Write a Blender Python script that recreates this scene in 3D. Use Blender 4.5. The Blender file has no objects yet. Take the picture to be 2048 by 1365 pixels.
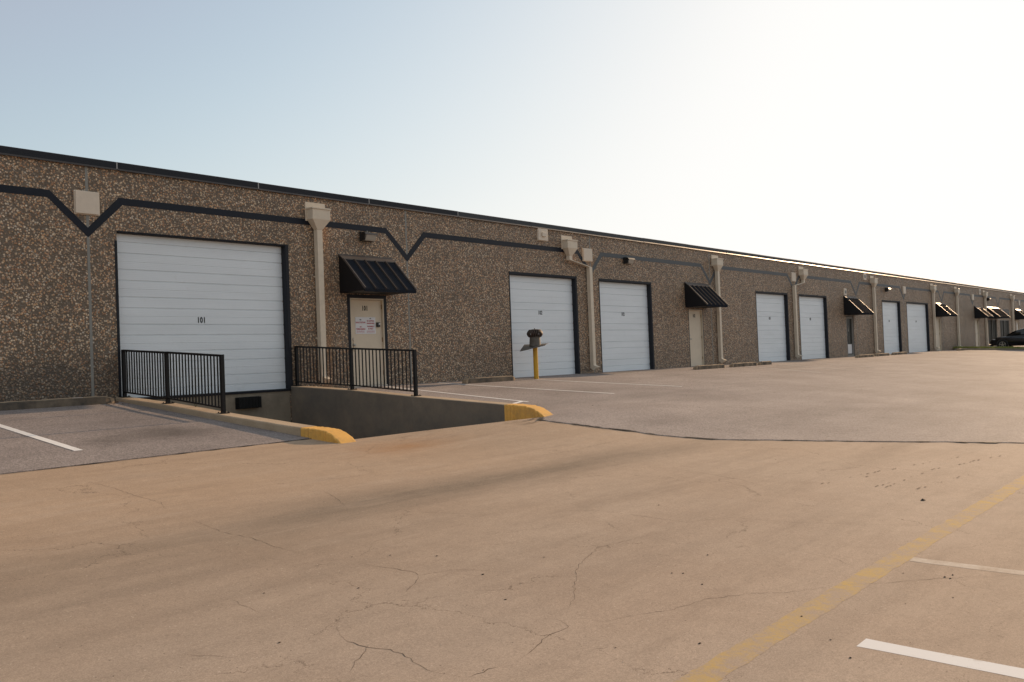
import bpy, math, random
from mathutils import Vector, Matrix

random.seed(7)
S = bpy.context.scene
COL = S.collection

# ------------------------------------------------------------------ camera, sky, sun, exposure
cam_d = bpy.data.cameras.new('camera')
cam_d.sensor_width = 36.0
cam_d.lens = 31.753
cam_d.clip_start = 0.05
cam_d.clip_end = 4000
cam = bpy.data.objects.new('camera', cam_d)
COL.objects.link(cam)
r_ = Vector((0.643956, -0.764054, -0.039272))
u_ = Vector((0.010776, -0.042268, 0.999048))
f_ = Vector((0.764987, 0.643766, 0.018986))
M = Matrix(((r_.x, u_.x, -f_.x, 0.0), (r_.y, u_.y, -f_.y, -16.618), (r_.z, u_.z, -f_.z, 0.586), (0, 0, 0, 1)))
cam.matrix_world = M
S.camera = cam

SUN_EL = 16.0
SUN_AZ = -0.25            # degrees from +X toward -Y (in front of the facade)
W = bpy.data.worlds.new('World')
S.world = W
W.use_nodes = True
wn = W.node_tree
wn.nodes.clear()
sky = wn.nodes.new('ShaderNodeTexSky')
sky.sky_type = 'NISHITA'
sky.sun_disc = False
sky.sun_elevation = math.radians(SUN_EL)
sky.sun_rotation = math.radians(90.0 + SUN_AZ)
sky.air_density = 1.0
sky.dust_density = 1.6
sky.ozone_density = 1.0
bg = wn.nodes.new('ShaderNodeBackground')
bg.inputs['Strength'].default_value = 0.088
wo = wn.nodes.new('ShaderNodeOutputWorld')
# thick haze: the clear-sky radiance saturates towards white instead of climbing without limit near the sun
HAZE_B, HAZE_A = 0.17, 9.9
sep = wn.nodes.new('ShaderNodeSeparateColor')
com = wn.nodes.new('ShaderNodeCombineColor')
wn.links.new(sky.outputs[0], sep.inputs[0])
for i_, k_ in enumerate((0.985, 1.0, 1.0)):
    m1 = wn.nodes.new('ShaderNodeMath')
    m1.operation = 'MULTIPLY'
    m1.inputs[1].default_value = HAZE_B * k_
    mp = wn.nodes.new('ShaderNodeMath')
    mp.operation = 'POWER'
    mp.inputs[1].default_value = 1.4
    mn = wn.nodes.new('ShaderNodeMath')
    mn.operation = 'MULTIPLY'
    mn.inputs[1].default_value = -2.1
    m2 = wn.nodes.new('ShaderNodeMath')
    m2.operation = 'EXPONENT'
    m3 = wn.nodes.new('ShaderNodeMath')
    m3.operation = 'SUBTRACT'
    m3.inputs[0].default_value = 1.0
    m4 = wn.nodes.new('ShaderNodeMath')
    m4.operation = 'MULTIPLY'
    m4.inputs[1].default_value = HAZE_A * (1.01, 1.0, 0.975)[i_]
    wn.links.new(sep.outputs[i_], m1.inputs[0])
    wn.links.new(m1.outputs[0], mp.inputs[0])
    wn.links.new(mp.outputs[0], mn.inputs[0])
    wn.links.new(mn.outputs[0], m2.inputs[0])
    wn.links.new(m2.outputs[0], m3.inputs[1])
    wn.links.new(m3.outputs[0], m4.inputs[0])
    m5 = wn.nodes.new('ShaderNodeMath')      # the haze never gets darker than this, all round the horizon
    m5.operation = 'SMOOTH_MAX'
    m5.inputs[1].default_value = (3.55, 4.05, 4.5)[i_]
    m5.inputs[2].default_value = 1.6
    wn.links.new(m4.outputs[0], m5.inputs[0])
    wn.links.new(m5.outputs[0], com.inputs[i_])
hsv = wn.nodes.new('ShaderNodeHueSaturation')
hsv.inputs['Saturation'].default_value = 0.7
wn.links.new(com.outputs[0], hsv.inputs['Color'])
wn.links.new(hsv.outputs[0], bg.inputs[0])
wn.links.new(bg.outputs[0], wo.inputs[0])

sun_d = bpy.data.lights.new('sun', 'SUN')
sun_d.energy = 4.4
sun_d.angle = math.radians(0.6)
sun_d.color = (1.0, 0.69, 0.42)
sun = bpy.data.objects.new('sun', sun_d)
COL.objects.link(sun)
el, az = math.radians(SUN_EL), math.radians(SUN_AZ)
sdir = Vector((math.cos(el) * math.cos(az), -math.cos(el) * math.sin(az), math.sin(el)))
sun.rotation_euler = sdir.to_track_quat('Z', 'Y').to_euler()
sun.location = (60, -10, 40)

S.view_settings.view_transform = 'Standard'
S.view_settings.look = 'None'
S.view_settings.gamma = 1.0
S.view_settings.use_curve_mapping = False
S.view_settings.exposure = 0.2
S.render.engine = 'CYCLES'
S.cycles.max_bounces = 6
S.cycles.diffuse_bounces = 4


# ------------------------------------------------------------------ material helpers
class NT:
    def __init__(s, name):
        s.m = bpy.data.materials.new(name)
        s.m.use_nodes = True
        s.t = s.m.node_tree
        s.t.nodes.clear()
        s.out = s.n('ShaderNodeOutputMaterial')
        s.b = s.n('ShaderNodeBsdfPrincipled')
        s.l(s.b.outputs[0], s.out.inputs[0])
        s.tc = s.n('ShaderNodeTexCoord')

    def n(s, t, **k):
        x = s.t.nodes.new(t)
        for a, v in k.items():
            setattr(x, a, v)
        return x

    def l(s, a, b):
        s.t.links.new(a, b)

    def mapped(s, scale=(1, 1, 1), loc=(0, 0, 0), rot=(0, 0, 0)):
        m = s.n('ShaderNodeMapping')
        m.inputs['Scale'].default_value = scale
        m.inputs['Location'].default_value = loc
        m.inputs['Rotation'].default_value = rot
        s.l(s.tc.outputs['Object'], m.inputs[0])
        return m.outputs[0]

    def noise(s, scale, detail=4, rough=0.55, vec=None, dist=0.0):
        x = s.n('ShaderNodeTexNoise')
        x.inputs['Scale'].default_value = scale
        x.inputs['Detail'].default_value = detail
        x.inputs['Roughness'].default_value = rough
        x.inputs['Distortion'].default_value = dist
        s.l(vec if vec is not None else s.tc.outputs['Object'], x.inputs['Vector'])
        return x.outputs[0]

    def ramp(s, fac, stops, mode='LINEAR'):
        r = s.n('ShaderNodeValToRGB')
        r.color_ramp.interpolation = mode
        e = r.color_ramp.elements
        while len(e) < len(stops):
            e.new(0.5)
        for i, (p, c) in enumerate(stops):
            e[i].position = p
            if not hasattr(c, '__len__'):
                c = (c, c, c)
            e[i].color = (*c, 1)
        s.l(fac, r.inputs[0])
        return r.outputs[0]

    def mix(s, fac, a, b, mode='MIX'):
        x = s.n('ShaderNodeMix', data_type='RGBA', blend_type=mode)
        for sock, v in ((x.inputs[0], fac), (x.inputs[6], a), (x.inputs[7], b)):
            if isinstance(v, (int, float)):
                sock.default_value = v
            elif isinstance(v, tuple):
                sock.default_value = (*v, 1)
            else:
                s.l(v, sock)
        return x.outputs[2]

    def math(s, op, a, b=None, c=None):
        x = s.n('ShaderNodeMath', operation=op)
        for i, v in enumerate((a, b, c)):
            if v is None:
                continue
            if isinstance(v, (int, float)):
                x.inputs[i].default_value = v
            else:
                s.l(v, x.inputs[i])
        return x.outputs[0]

    def bump(s, h, strength=0.3, dist=0.01):
        x = s.n('ShaderNodeBump')
        x.inputs['Strength'].default_value = strength
        x.inputs['Distance'].default_value = dist
        s.l(h, x.inputs['Height'])
        s.l(x.outputs[0], s.b.inputs['Normal'])
        return x

    def set(s, color=None, rough=None, metal=None, spec=None):
        for k, v in (('Base Color', color), ('Roughness', rough), ('Metallic', metal), ('Specular IOR Level', spec)):
            if v is None:
                continue
            if isinstance(v, (int, float)):
                s.b.inputs[k].default_value = v
            elif isinstance(v, tuple):
                s.b.inputs[k].default_value = (*v, 1)
            else:
                s.l(v, s.b.inputs[k])
        return s.m

    def xyz(s):
        x = s.n('ShaderNodeSeparateXYZ')
        s.l(s.tc.outputs['Object'], x.inputs[0])
        return x.outputs

    def gauss(s, v, centre, width):
        d = s.math('DIVIDE', s.math('SUBTRACT', v, centre), width)
        return s.math('POWER', 2.718, s.math('MULTIPLY', s.math('MULTIPLY', d, d), -1.0))


def painted(name, col, rough=0.5, var=0.12, spec=0.5, metal=0.0, dirt=0.0, dirtcol=(0.12, 0.09, 0.06), scale=3.0, bump=0.05):
    t = NT(name)
    n1 = t.noise(scale, 6, 0.65)
    n2 = t.noise(scale * 14, 3)
    c = t.mix(1.0, tuple(col), t.ramp(n1, [(0.3, 1 - var), (0.7, 1 + var * 0.5)]), 'MULTIPLY')
    if dirt:
        c = t.mix(t.ramp(t.noise(scale * 0.7, 8, 0.75), [(0.5, 0.0), (0.75, dirt)]), c, dirtcol)
    t.bump(n2, bump, 0.004)
    return t.set(c, t.ramp(n1, [(0.3, rough * 0.85), (0.7, min(1, rough * 1.15))]), metal, spec)


def make_aggregate():
    t = NT('exposed_aggregate')
    warp = t.mix(0.5, t.tc.outputs['Object'], t.noise(60, 2), 'LINEAR_LIGHT')
    def vor(scale):
        v = t.n('ShaderNodeTexVoronoi')
        v.inputs['Scale'].default_value = scale
        v.inputs['Randomness'].default_value = 1.0
        t.l(t.tc.outputs['Object'], v.inputs['Vector'])
        return v
    v1, v2 = vor(27), vor(50)
    pal = [(0.0, (0.09, 0.058, 0.038)), (0.10, (0.30, 0.145, 0.07)), (0.24, (0.46, 0.27, 0.14)), (0.36, (0.26, 0.19, 0.135)),
           (0.50, (0.43, 0.33, 0.235)), (0.64, (0.60, 0.48, 0.35)), (0.74, (0.42, 0.385, 0.345)), (0.82, (0.66, 0.57, 0.46)), (0.88, (0.36, 0.19, 0.10)),
           (0.95, (0.14, 0.10, 0.078))]
    def cell(v):
        sp = t.n('ShaderNodeSeparateColor')
        t.l(v.outputs['Color'], sp.inputs[0])
        return t.ramp(sp.outputs[0], pal, 'CONSTANT'), sp.outputs[1]
    c1, g1 = cell(v1)
    c2, g2 = cell(v2)
    pick = t.ramp(g1, [(0.0, 0.0), (0.42, 1.0)], 'CONSTANT')
    c = t.mix(pick, c2, c1)
    mort = t.ramp(v1.outputs['Distance'], [(0.38, 0.0), (0.56, 1.0)])
    c = t.mix(mort, c, (0.075, 0.058, 0.044))
    big = t.noise(0.55, 5, 0.6)
    c = t.mix(1.0, c, t.ramp(big, [(0.3, 0.80), (0.7, 1.16)]), 'MULTIPLY')
    c = t.mix(0.20, c, (0.29, 0.24, 0.19))
    c = t.mix(1.0, c, (1.40, 1.30, 1.18), 'MULTIPLY')
    mid = t.noise(4.5, 4, 0.6)
    c = t.mix(1.0, c, t.ramp(mid, [(0.3, 0.84), (0.7, 1.14)]), 'MULTIPLY')
    # grime splashed up along the foot of the wall, uneven in height
    X, Y, Z = t.xyz()
    hz = t.math('ADD', Z, t.math('MULTIPLY', t.noise(1.6, 6, 0.7), -1.3))
    grime = t.math('MULTIPLY', t.ramp(hz, [(0.0, 0.55), (0.35, 0.0)]), t.ramp(t.math('MULTIPLY', X, 0.05), [(0.38, 1.0), (0.7, 0.25)]))
    c = t.mix(grime, c, (0.05, 0.043, 0.036))
    # rain streaks under the coping
    st = t.noise(1.0, 5, 0.6, t.mapped((5.0, 1.0, 0.35)))
    c = t.mix(t.ramp(st, [(0.52, 0.0), (0.72, 0.30)]), c, (0.07, 0.06, 0.05))
    # orange-brown tint beside the downspouts, broken up by noise
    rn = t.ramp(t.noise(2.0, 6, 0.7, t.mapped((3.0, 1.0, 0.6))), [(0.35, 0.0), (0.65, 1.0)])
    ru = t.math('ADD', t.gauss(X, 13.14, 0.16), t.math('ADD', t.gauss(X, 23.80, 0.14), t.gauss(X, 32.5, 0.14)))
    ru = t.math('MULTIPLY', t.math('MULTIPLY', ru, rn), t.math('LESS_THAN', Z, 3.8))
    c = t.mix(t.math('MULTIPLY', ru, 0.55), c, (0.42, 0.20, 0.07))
    h = t.math('SUBTRACT', t.math('MULTIPLY', v1.outputs['Distance'], -1.0), t.math('MULTIPLY', v2.outputs['Distance'], 0.4))
    t.bump(h, 0.75, 0.022)
    return t.set(c, t.ramp(g2, [(0.0, 0.28), (0.5, 0.75)]), 0.0, 0.5)


def make_concrete():
    t = NT('drive_concrete')
    X, Y, Z = t.xyz()
    big = t.noise(0.35, 6, 0.6)
    c = t.ramp(big, [(0.3, (0.415, 0.312, 0.236)), (0.5, (0.455, 0.352, 0.272)), (0.7, (0.48, 0.38, 0.30))])
    Xc, Yc, Zc = t.xyz()
    near = t.n('ShaderNodeMapRange')
    near.inputs['From Min'].default_value = -12.0
    near.inputs['From Max'].default_value = -7.0
    t.l(t.math('ADD', Yc, t.math('MULTIPLY', t.noise(0.3, 4, 0.6), 2.0)), near.inputs['Value'])
    c = t.mix(t.math('MULTIPLY', near.outputs[0], 0.55), c, (0.45, 0.31, 0.198))      # red clay washed out of the dock
    # long streaks swept along the lane by traffic
    st = t.noise(1.0, 7, 0.65, t.mapped((0.16, 1.5, 1.0), rot=(0, 0, math.radians(4))))
    c = t.mix(1.0, c, t.ramp(st, [(0.3, 0.86), (0.5, 1.0), (0.72, 1.07)]), 'MULTIPLY')
    # dark tyre band and fainter ones
    wob = t.math('MULTIPLY', t.math('SUBTRACT', t.noise(0.3, 3, 0.5), 0.5), 1.1)
    yy = t.math('ADD', Y, wob)
    xx = t.math('MULTIPLY', X, 0.03)
    yb = t.math('ADD', yy, xx)
    b1 = t.math('MULTIPLY', t.gauss(yb, -9.75, 0.42), t.gauss(X, 7.4, 4.2))
    b2 = t.math('MULTIPLY', t.gauss(yb, -10.5, 0.9), t.gauss(X, 2.0, 4.5))
    b3 = t.math('MULTIPLY', t.gauss(yb, -12.0, 0.7), t.gauss(X, 3.0, 4.0))
    band = t.math('ADD', t.math('MULTIPLY', b1, 0.56), t.math('ADD', t.math('MULTIPLY', b2, 0.34), t.math('MULTIPLY', b3, 0.16)))
    band = t.math('MULTIPLY', band, t.ramp(t.noise(1.0, 6, 0.7, t.mapped((0.5, 3.0, 1.0))), [(0.25, 0.55), (0.7, 1.15)]))
    c = t.mix(band, c, (0.115, 0.098, 0.075))
    # rust coloured wash in front of the dock
    rw = t.math('MULTIPLY', t.gauss(yy, -7.3, 0.5), t.gauss(X, 8.6, 0.9))
    rw = t.math('MULTIPLY', rw, t.noise(2.2, 5, 0.6))
    c = t.mix(t.math('MULTIPLY', rw, 0.9), c, (0.36, 0.17, 0.06))
    rw2 = t.math('MULTIPLY', t.ramp(yy, [(0.0, 0.0), (1.0, 1.0)]), 1.0)
    # broom finish, fine speckle and pits
    sp = t.noise(130, 2, 0.6)
    c = t.mix(1.0, c, t.ramp(sp, [(0.32, 0.78), (0.55, 1.0), (0.72, 1.16)]), 'MULTIPLY')
    sp2 = t.noise(48, 3, 0.7)
    c = t.mix(1.0, c, t.ramp(sp2, [(0.3, 0.88), (0.7, 1.10)]), 'MULTIPLY')
    # blotches: worn pale patches and thin swept streaks
    bl = t.noise(1.0, 7, 0.72, t.mapped((0.55, 2.6, 1.0), rot=(0, 0, math.radians(-3))))
    c = t.mix(t.ramp(bl, [(0.52, 0.0), (0.72, 0.40)]), c, (0.50, 0.39, 0.30))
    bl2 = t.noise(1.0, 7, 0.72, t.mapped((0.45, 2.2, 1.0), loc=(5, 9, 0)))
    c = t.mix(t.ramp(bl2, [(0.54, 0.0), (0.76, 0.38)]), c, (0.22, 0.165, 0.125))
    # hairline craze linking the larger cracks
    wv = t.n('ShaderNodeTexVoronoi', feature='DISTANCE_TO_EDGE')
    wv.inputs['Scale'].default_value = 0.42
    nw = t.n('ShaderNodeTexNoise')
    nw.inputs['Scale'].default_value = 1.6
    nw.inputs['Detail'].default_value = 6
    nw.inputs['Roughness'].default_value = 0.65
    t.l(t.tc.outputs['Object'], nw.inputs['Vector'])
    wp = t.n('ShaderNodeMix', data_type='VECTOR')
    wp.inputs[0].default_value = 0.35
    t.l(t.tc.outputs['Object'], wp.inputs[4])
    va = t.n('ShaderNodeVectorMath', operation='MULTIPLY')
    va.inputs[1].default_value = (3.0, 3.0, 0.0)
    t.l(nw.outputs[1], va.inputs[0])
    vb = t.n('ShaderNodeVectorMath', operation='ADD')
    t.l(va.outputs[0], vb.inputs[0])
    t.l(t.tc.outputs['Object'], vb.inputs[1])
    t.l(vb.outputs[0], wp.inputs[5])
    t.l(wp.outputs[1], wv.inputs['Vector'])
    hl = t.math('LESS_THAN', wv.outputs['Distance'], 0.0022)
    hl = t.math('MULTIPLY', hl, t.ramp(t.noise(0.9, 5, 0.7), [(0.44, 0.0), (0.60, 0.65)]))
    c = t.mix(hl, c, (0.12, 0.088, 0.062))
    v = t.n('ShaderNodeTexVoronoi')
    v.inputs['Scale'].default_value = 34
    t.l(t.tc.outputs['Object'], v.inputs['Vector'])
    s2 = t.n('ShaderNodeSeparateColor')
    t.l(v.outputs['Color'], s2.inputs[0])
    dot = t.math('MULTIPLY', t.math('LESS_THAN', v.outputs['Distance'], 0.18), t.math('GREATER_THAN', s2.outputs[0], 0.93))
    c = t.mix(t.math('MULTIPLY', dot, 0.6), c, (0.62, 0.52, 0.42))
    dot2 = t.math('MULTIPLY', t.math('LESS_THAN', v.outputs['Distance'], 0.16), t.math('LESS_THAN', s2.outputs[0], 0.05))
    c = t.mix(t.math('MULTIPLY', dot2, 0.7), c, (0.10, 0.08, 0.06))
    sm = t.noise(5, 6, 0.7)
    c = t.mix(1.0, c, t.ramp(sm, [(0.3, 0.93), (0.7, 1.05)]), 'MULTIPLY')
    hh = t.math('ADD', t.noise(260, 2), t.math('MULTIPLY', sm, 0.8))
    t.bump(hh, 0.22, 0.006)
    return t.set(c, 0.9, 0.0, 0.12)


def make_asphalt():
    t = NT('lot_asphalt')
    big = t.noise(0.45, 6, 0.65)
    c = t.ramp(big, [(0.3, (0.225, 0.190, 0.177)), (0.5, (0.275, 0.235, 0.219)), (0.72, (0.335, 0.287, 0.266))])
    st = t.noise(1.0, 6, 0.6, t.mapped((0.25, 1.1, 1.0)))
    c = t.mix(1.0, c, t.ramp(st, [(0.32, 0.84), (0.52, 1.0), (0.7, 1.07)]), 'MULTIPLY')
    v = t.n('ShaderNodeTexVoronoi')
    v.inputs['Scale'].default_value = 60
    t.l(t.tc.outputs['Object'], v.inputs['Vector'])
    s2 = t.n('ShaderNodeSeparateColor')
    t.l(v.outputs['Color'], s2.inputs[0])
    c = t.mix(1.0, c, t.ramp(s2.outputs[0], [(0.0, 0.68), (0.5, 1.0), (1.0, 1.32)]), 'MULTIPLY')
    X, Y, Z = t.xyz()
    nn = t.math('MULTIPLY', t.math('SUBTRACT', t.noise(1.3, 5, 0.65), 0.5), 1.6)
    xs, ys = t.math('ADD', X, nn), t.math('ADD', Y, nn)
    oil = t.math('MULTIPLY', t.gauss(xs, 6.95, 0.75), t.gauss(ys, -4.1, 0.6))
    oil2 = t.math('MULTIPLY', t.gauss(xs, 5.9, 0.35), t.gauss(ys, -4.35, 0.3))
    dark3 = t.math('MULTIPLY', t.gauss(xs, 25.2, 2.6), t.gauss(ys, -0.35, 0.35))  # darker strips of asphalt along the wall foot, this and the next
    dark4 = t.math('MULTIPLY', t.gauss(xs, 41.5, 2.6), t.gauss(ys, -0.35, 0.35))
    o = t.math('ADD', t.math('ADD', oil, t.math('MULTIPLY', oil2, 0.7)), t.math('ADD', dark3, dark4))
    o = t.math('MULTIPLY', o, 0.62)
    c = t.mix(o, c, (0.06, 0.05, 0.045))
    t.bump(t.math('ADD', v.outputs['Distance'], t.noise(150, 2)), 0.5, 0.008)
    return t.set(c, 0.85, 0.0, 0.3)


def make_worn_paint(name, col, under, wear_lo, wear_hi, scale):
    t = NT(name)
    w = t.math('ADD', t.math('MULTIPLY', t.noise(scale, 8, 0.75), 0.7), t.math('MULTIPLY', t.noise(scale * 7, 4, 0.7), 0.3))
    f = t.ramp(w, [(wear_lo, 0.0), (wear_hi, 1.0)])
    u = t.mix(1.0, tuple(under), t.ramp(t.noise(120, 2), [(0.3, 0.85), (0.7, 1.1)]), 'MULTIPLY')
    c = t.mix(f, u, tuple(col))
    t.bump(t.noise(200, 2), 0.25, 0.004)
    return t.set(c, 0.9, 0.0, 0.12)


def make_door_white(name, tint):
    t = NT(name)
    n = t.noise(1.0, 5, 0.6, t.mapped((0.5, 1.0, 3.0)))
    c = t.mix(1.0, tuple(tint), t.ramp(n, [(0.3, 0.93), (0.7, 1.02)]), 'MULTIPLY')
    c = t.mix(t.ramp(t.noise(1.7, 8, 0.8), [(0.60, 0.0), (0.82, 0.30)]), c, (0.40, 0.36, 0.31))
    w = t.n('ShaderNodeTexWave', wave_type='BANDS', bands_direction='Z')
    w.inputs['Scale'].default_value = 9.0
    t.l(t.tc.outputs['Object'], w.inputs[0])
    dent = t.noise(1.8, 3, 0.5)
    t.bump(t.math('ADD', t.math('MULTIPLY', w.outputs[1], 0.12), t.math('MULTIPLY', dent, 1.2)), 0.35, 0.02)
    return t.set(c, 0.42, 0.0, 0.4)


AGG = make_aggregate()
CONC = make_concrete()
ASPH = make_asphalt()
WHITE = make_door_white('door_white', (0.80, 0.84, 0.87))
NAVY = painted('slate_blue_paint', (0.021, 0.023, 0.029), 0.62, 0.2, 0.22, scale=2.0)
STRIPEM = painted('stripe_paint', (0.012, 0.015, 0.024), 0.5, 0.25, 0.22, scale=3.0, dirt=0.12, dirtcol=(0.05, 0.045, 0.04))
STRIPE_SHEEN = painted('stripe_paint_sheen', (0.085, 0.094, 0.102), 0.55, 0.25, 0.3, scale=3.0, dirt=0.3, dirtcol=(0.10, 0.095, 0.09))  # same stripe paint, grazing sheen of the far panels put into its colour
NAVY_SHEEN = painted('coping_paint_sheen', (0.045, 0.050, 0.056), 0.6, 0.2, 0.25, scale=2.0)  # coping paint lightened to carry the grazing sheen of the far lengths
BEIGE = painted('beige_paint', (0.72, 0.61, 0.475), 0.5, 0.10, 0.4, scale=2.5, dirt=0.3, dirtcol=(0.22, 0.16, 0.10))
BEIGE2 = painted('box_beige', (0.72, 0.61, 0.49), 0.55, 0.08, 0.4, scale=4, dirt=0.2, dirtcol=(0.25, 0.18, 0.12))
DOORB = painted('door_beige', (0.66, 0.56, 0.43), 0.5, 0.07, 0.4, scale=1.5, dirt=0.2, dirtcol=(0.25, 0.2, 0.14))
AWN = painted('awning_metal', (0.022, 0.025, 0.032), 0.9, 0.15, 0.0, scale=2.0, dirt=0.25, dirtcol=(0.06, 0.055, 0.05))
AWNR = painted('awning_rib_metal', (0.085, 0.072, 0.066), 0.45, 0.15, 0.4, scale=2.0)
AWNM = painted('awning_mid_rib_metal', (0.075, 0.064, 0.06), 0.85, 0.15, 0.03, scale=2.0)
AWNS = painted('awning_side_metal', (0.010, 0.010, 0.012), 0.5, 0.1, 0.3)
RAILM = painted('rail_black', (0.009, 0.0085, 0.009), 0.5, 0.2, 0.25, scale=6, dirt=0.06, dirtcol=(0.10, 0.04, 0.02))
YEL = painted('kerb_yellow', (0.80, 0.43, 0.10), 0.7, 0.12, 0.3, scale=5, dirt=0.6, dirtcol=(0.30, 0.20, 0.11), bump=0.35)
YELP = painted('post_yellow', (0.66, 0.36, 0.03), 0.45, 0.08, 0.4, scale=4, dirt=0.2)
def make_stop():
    t = NT('wheel_stop_concrete')
    n = t.noise(5, 6, 0.65)
    c = t.ramp(n, [(0.3, (0.30, 0.215, 0.14)), (0.7, (0.46, 0.345, 0.235))])
    X, Y, Z = t.xyz()
    tyre = t.math('MULTIPLY', t.math('LESS_THAN', Y, -0.078), t.ramp(t.noise(3.0, 6, 0.7), [(0.3, 1.0), (0.7, 0.55)]))
    c = t.mix(tyre, c, (0.06, 0.055, 0.05))      # front face blackened by tyres
    t.bump(t.noise(60, 3), 0.3, 0.005)
    return t.set(c, 0.9, 0.0, 0.2)


STOPC = make_stop()
RUBBER = painted('black_rubber', (0.010, 0.010, 0.010), 0.8, 0.2, 0.2)
SEAL = painted('joint_sealant', (0.27, 0.26, 0.235), 0.7, 0.1, 0.3)
TICK = painted('bare_joint_metal', (0.36, 0.35, 0.34), 0.5, 0.1, 0.4)
INK = painted('black_ink', (0.008, 0.008, 0.008), 0.6, 0.05, 0.3)
RED = painted('red_ink', (0.42, 0.04, 0.05), 0.6, 0.05, 0.3)
SIGNW = painted('sign_white', (0.70, 0.69, 0.70), 0.45, 0.05, 0.4)
STEEL = painted('steel', (0.42, 0.41, 0.40), 0.3, 0.1, 0.5, metal=1.0)
DRIP = painted('coping_drip_metal', (0.045, 0.04, 0.038), 0.36, 0.1, 0.5, metal=0.3)
GALV = painted('galvanised', (0.16, 0.14, 0.12), 0.65, 0.3, 0.3, metal=0.2, scale=8, dirt=0.7, dirtcol=(0.10, 0.075, 0.05))
RUSTY = painted('rusty_fins', (0.075, 0.055, 0.045), 0.6, 0.35, 0.3, metal=0.2, scale=9, dirt=0.5, dirtcol=(0.10, 0.04, 0.025))
BRASS = painted('worn_hinge', (0.26, 0.16, 0.07), 0.5, 0.2)
PLASTIC = painted('black_plastic', (0.012, 0.012, 0.013), 0.4, 0.1)
ROOFM = painted('roof_membrane', (0.35, 0.34, 0.32), 0.9, 0.15, 0.2, scale=0.5)
FOUND = painted('foundation_concrete', (0.27, 0.225, 0.17), 0.9, 0.2, 0.2, scale=2.5, dirt=0.7, dirtcol=(0.10, 0.085, 0.065), bump=0.3)
ALU = painted('mill_aluminium', (0.22, 0.205, 0.185), 0.6, 0.1, 0.3)
EARTH = painted('far_ground', (0.12, 0.11, 0.07), 0.95, 0.2, 0.1, scale=0.05)
CURT = painted('curtain_cloth', (0.075, 0.07, 0.062), 0.9, 0.2, 0.0)
DARKIN = painted('dark_interior', (0.012, 0.012, 0.011), 0.9, 0.1, 0.1)
CRACKM = painted('crack_dirt', (0.12, 0.088, 0.062), 0.95, 0.3, 0.1, scale=12)
SCUFF = painted('scuff_dirt', (0.26, 0.20, 0.15), 0.95, 0.3, 0.1, scale=12)
TARM = painted('joint_tar', (0.022, 0.020, 0.019), 0.75, 0.3, 0.3, scale=12)
DEBM = painted('debris_dark', (0.030, 0.022, 0.017), 0.9, 0.4, 0.2, scale=30)
LITEM = painted('debris_pale', (0.5, 0.44, 0.38), 0.8, 0.2, 0.3, scale=30)
YLINE = make_worn_paint('worn_yellow_line', (0.55, 0.375, 0.13), (0.435, 0.332, 0.248), 0.44, 0.62, 5.0)
WLINE = make_worn_paint('white_line', (0.80, 0.78, 0.76), (0.45, 0.37, 0.30), 0.26, 0.42, 4.0)
WLINE2 = make_worn_paint('faded_white_line', (0.62, 0.55, 0.47), (0.435, 0.332, 0.248), 0.36, 0.60, 4.0)
WLINE3 = make_worn_paint('faded_far_line', (0.58, 0.53, 0.50), (0.265, 0.225, 0.20), 0.28, 0.52, 3.0)


def make_glass(name, col, rough):
    t = NT(name)
    t.bump(t.noise(2.0, 2), 0.02, 0.01)
    return t.set(tuple(col), rough, 0.0, 0.8)


GLASS = make_glass('dark_glass', (0.012, 0.014, 0.014), 0.05)
PANE = NT('tinted_pane')
PANE.bump(PANE.noise(1.5, 2), 0.05, 0.02)
PANE = PANE.set((0.020, 0.022, 0.020), 0.35, 0.0, 0.05)
LENS = make_glass('lamp_glass', (0.42, 0.38, 0.32), 0.18)
CARP = painted('car_paint', (0.008, 0.008, 0.009), 0.18, 0.05, 0.6, scale=1.0, bump=0.0)
LAMPG = make_glass('headlamp_glass', (0.7, 0.7, 0.7), 0.08)


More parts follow.
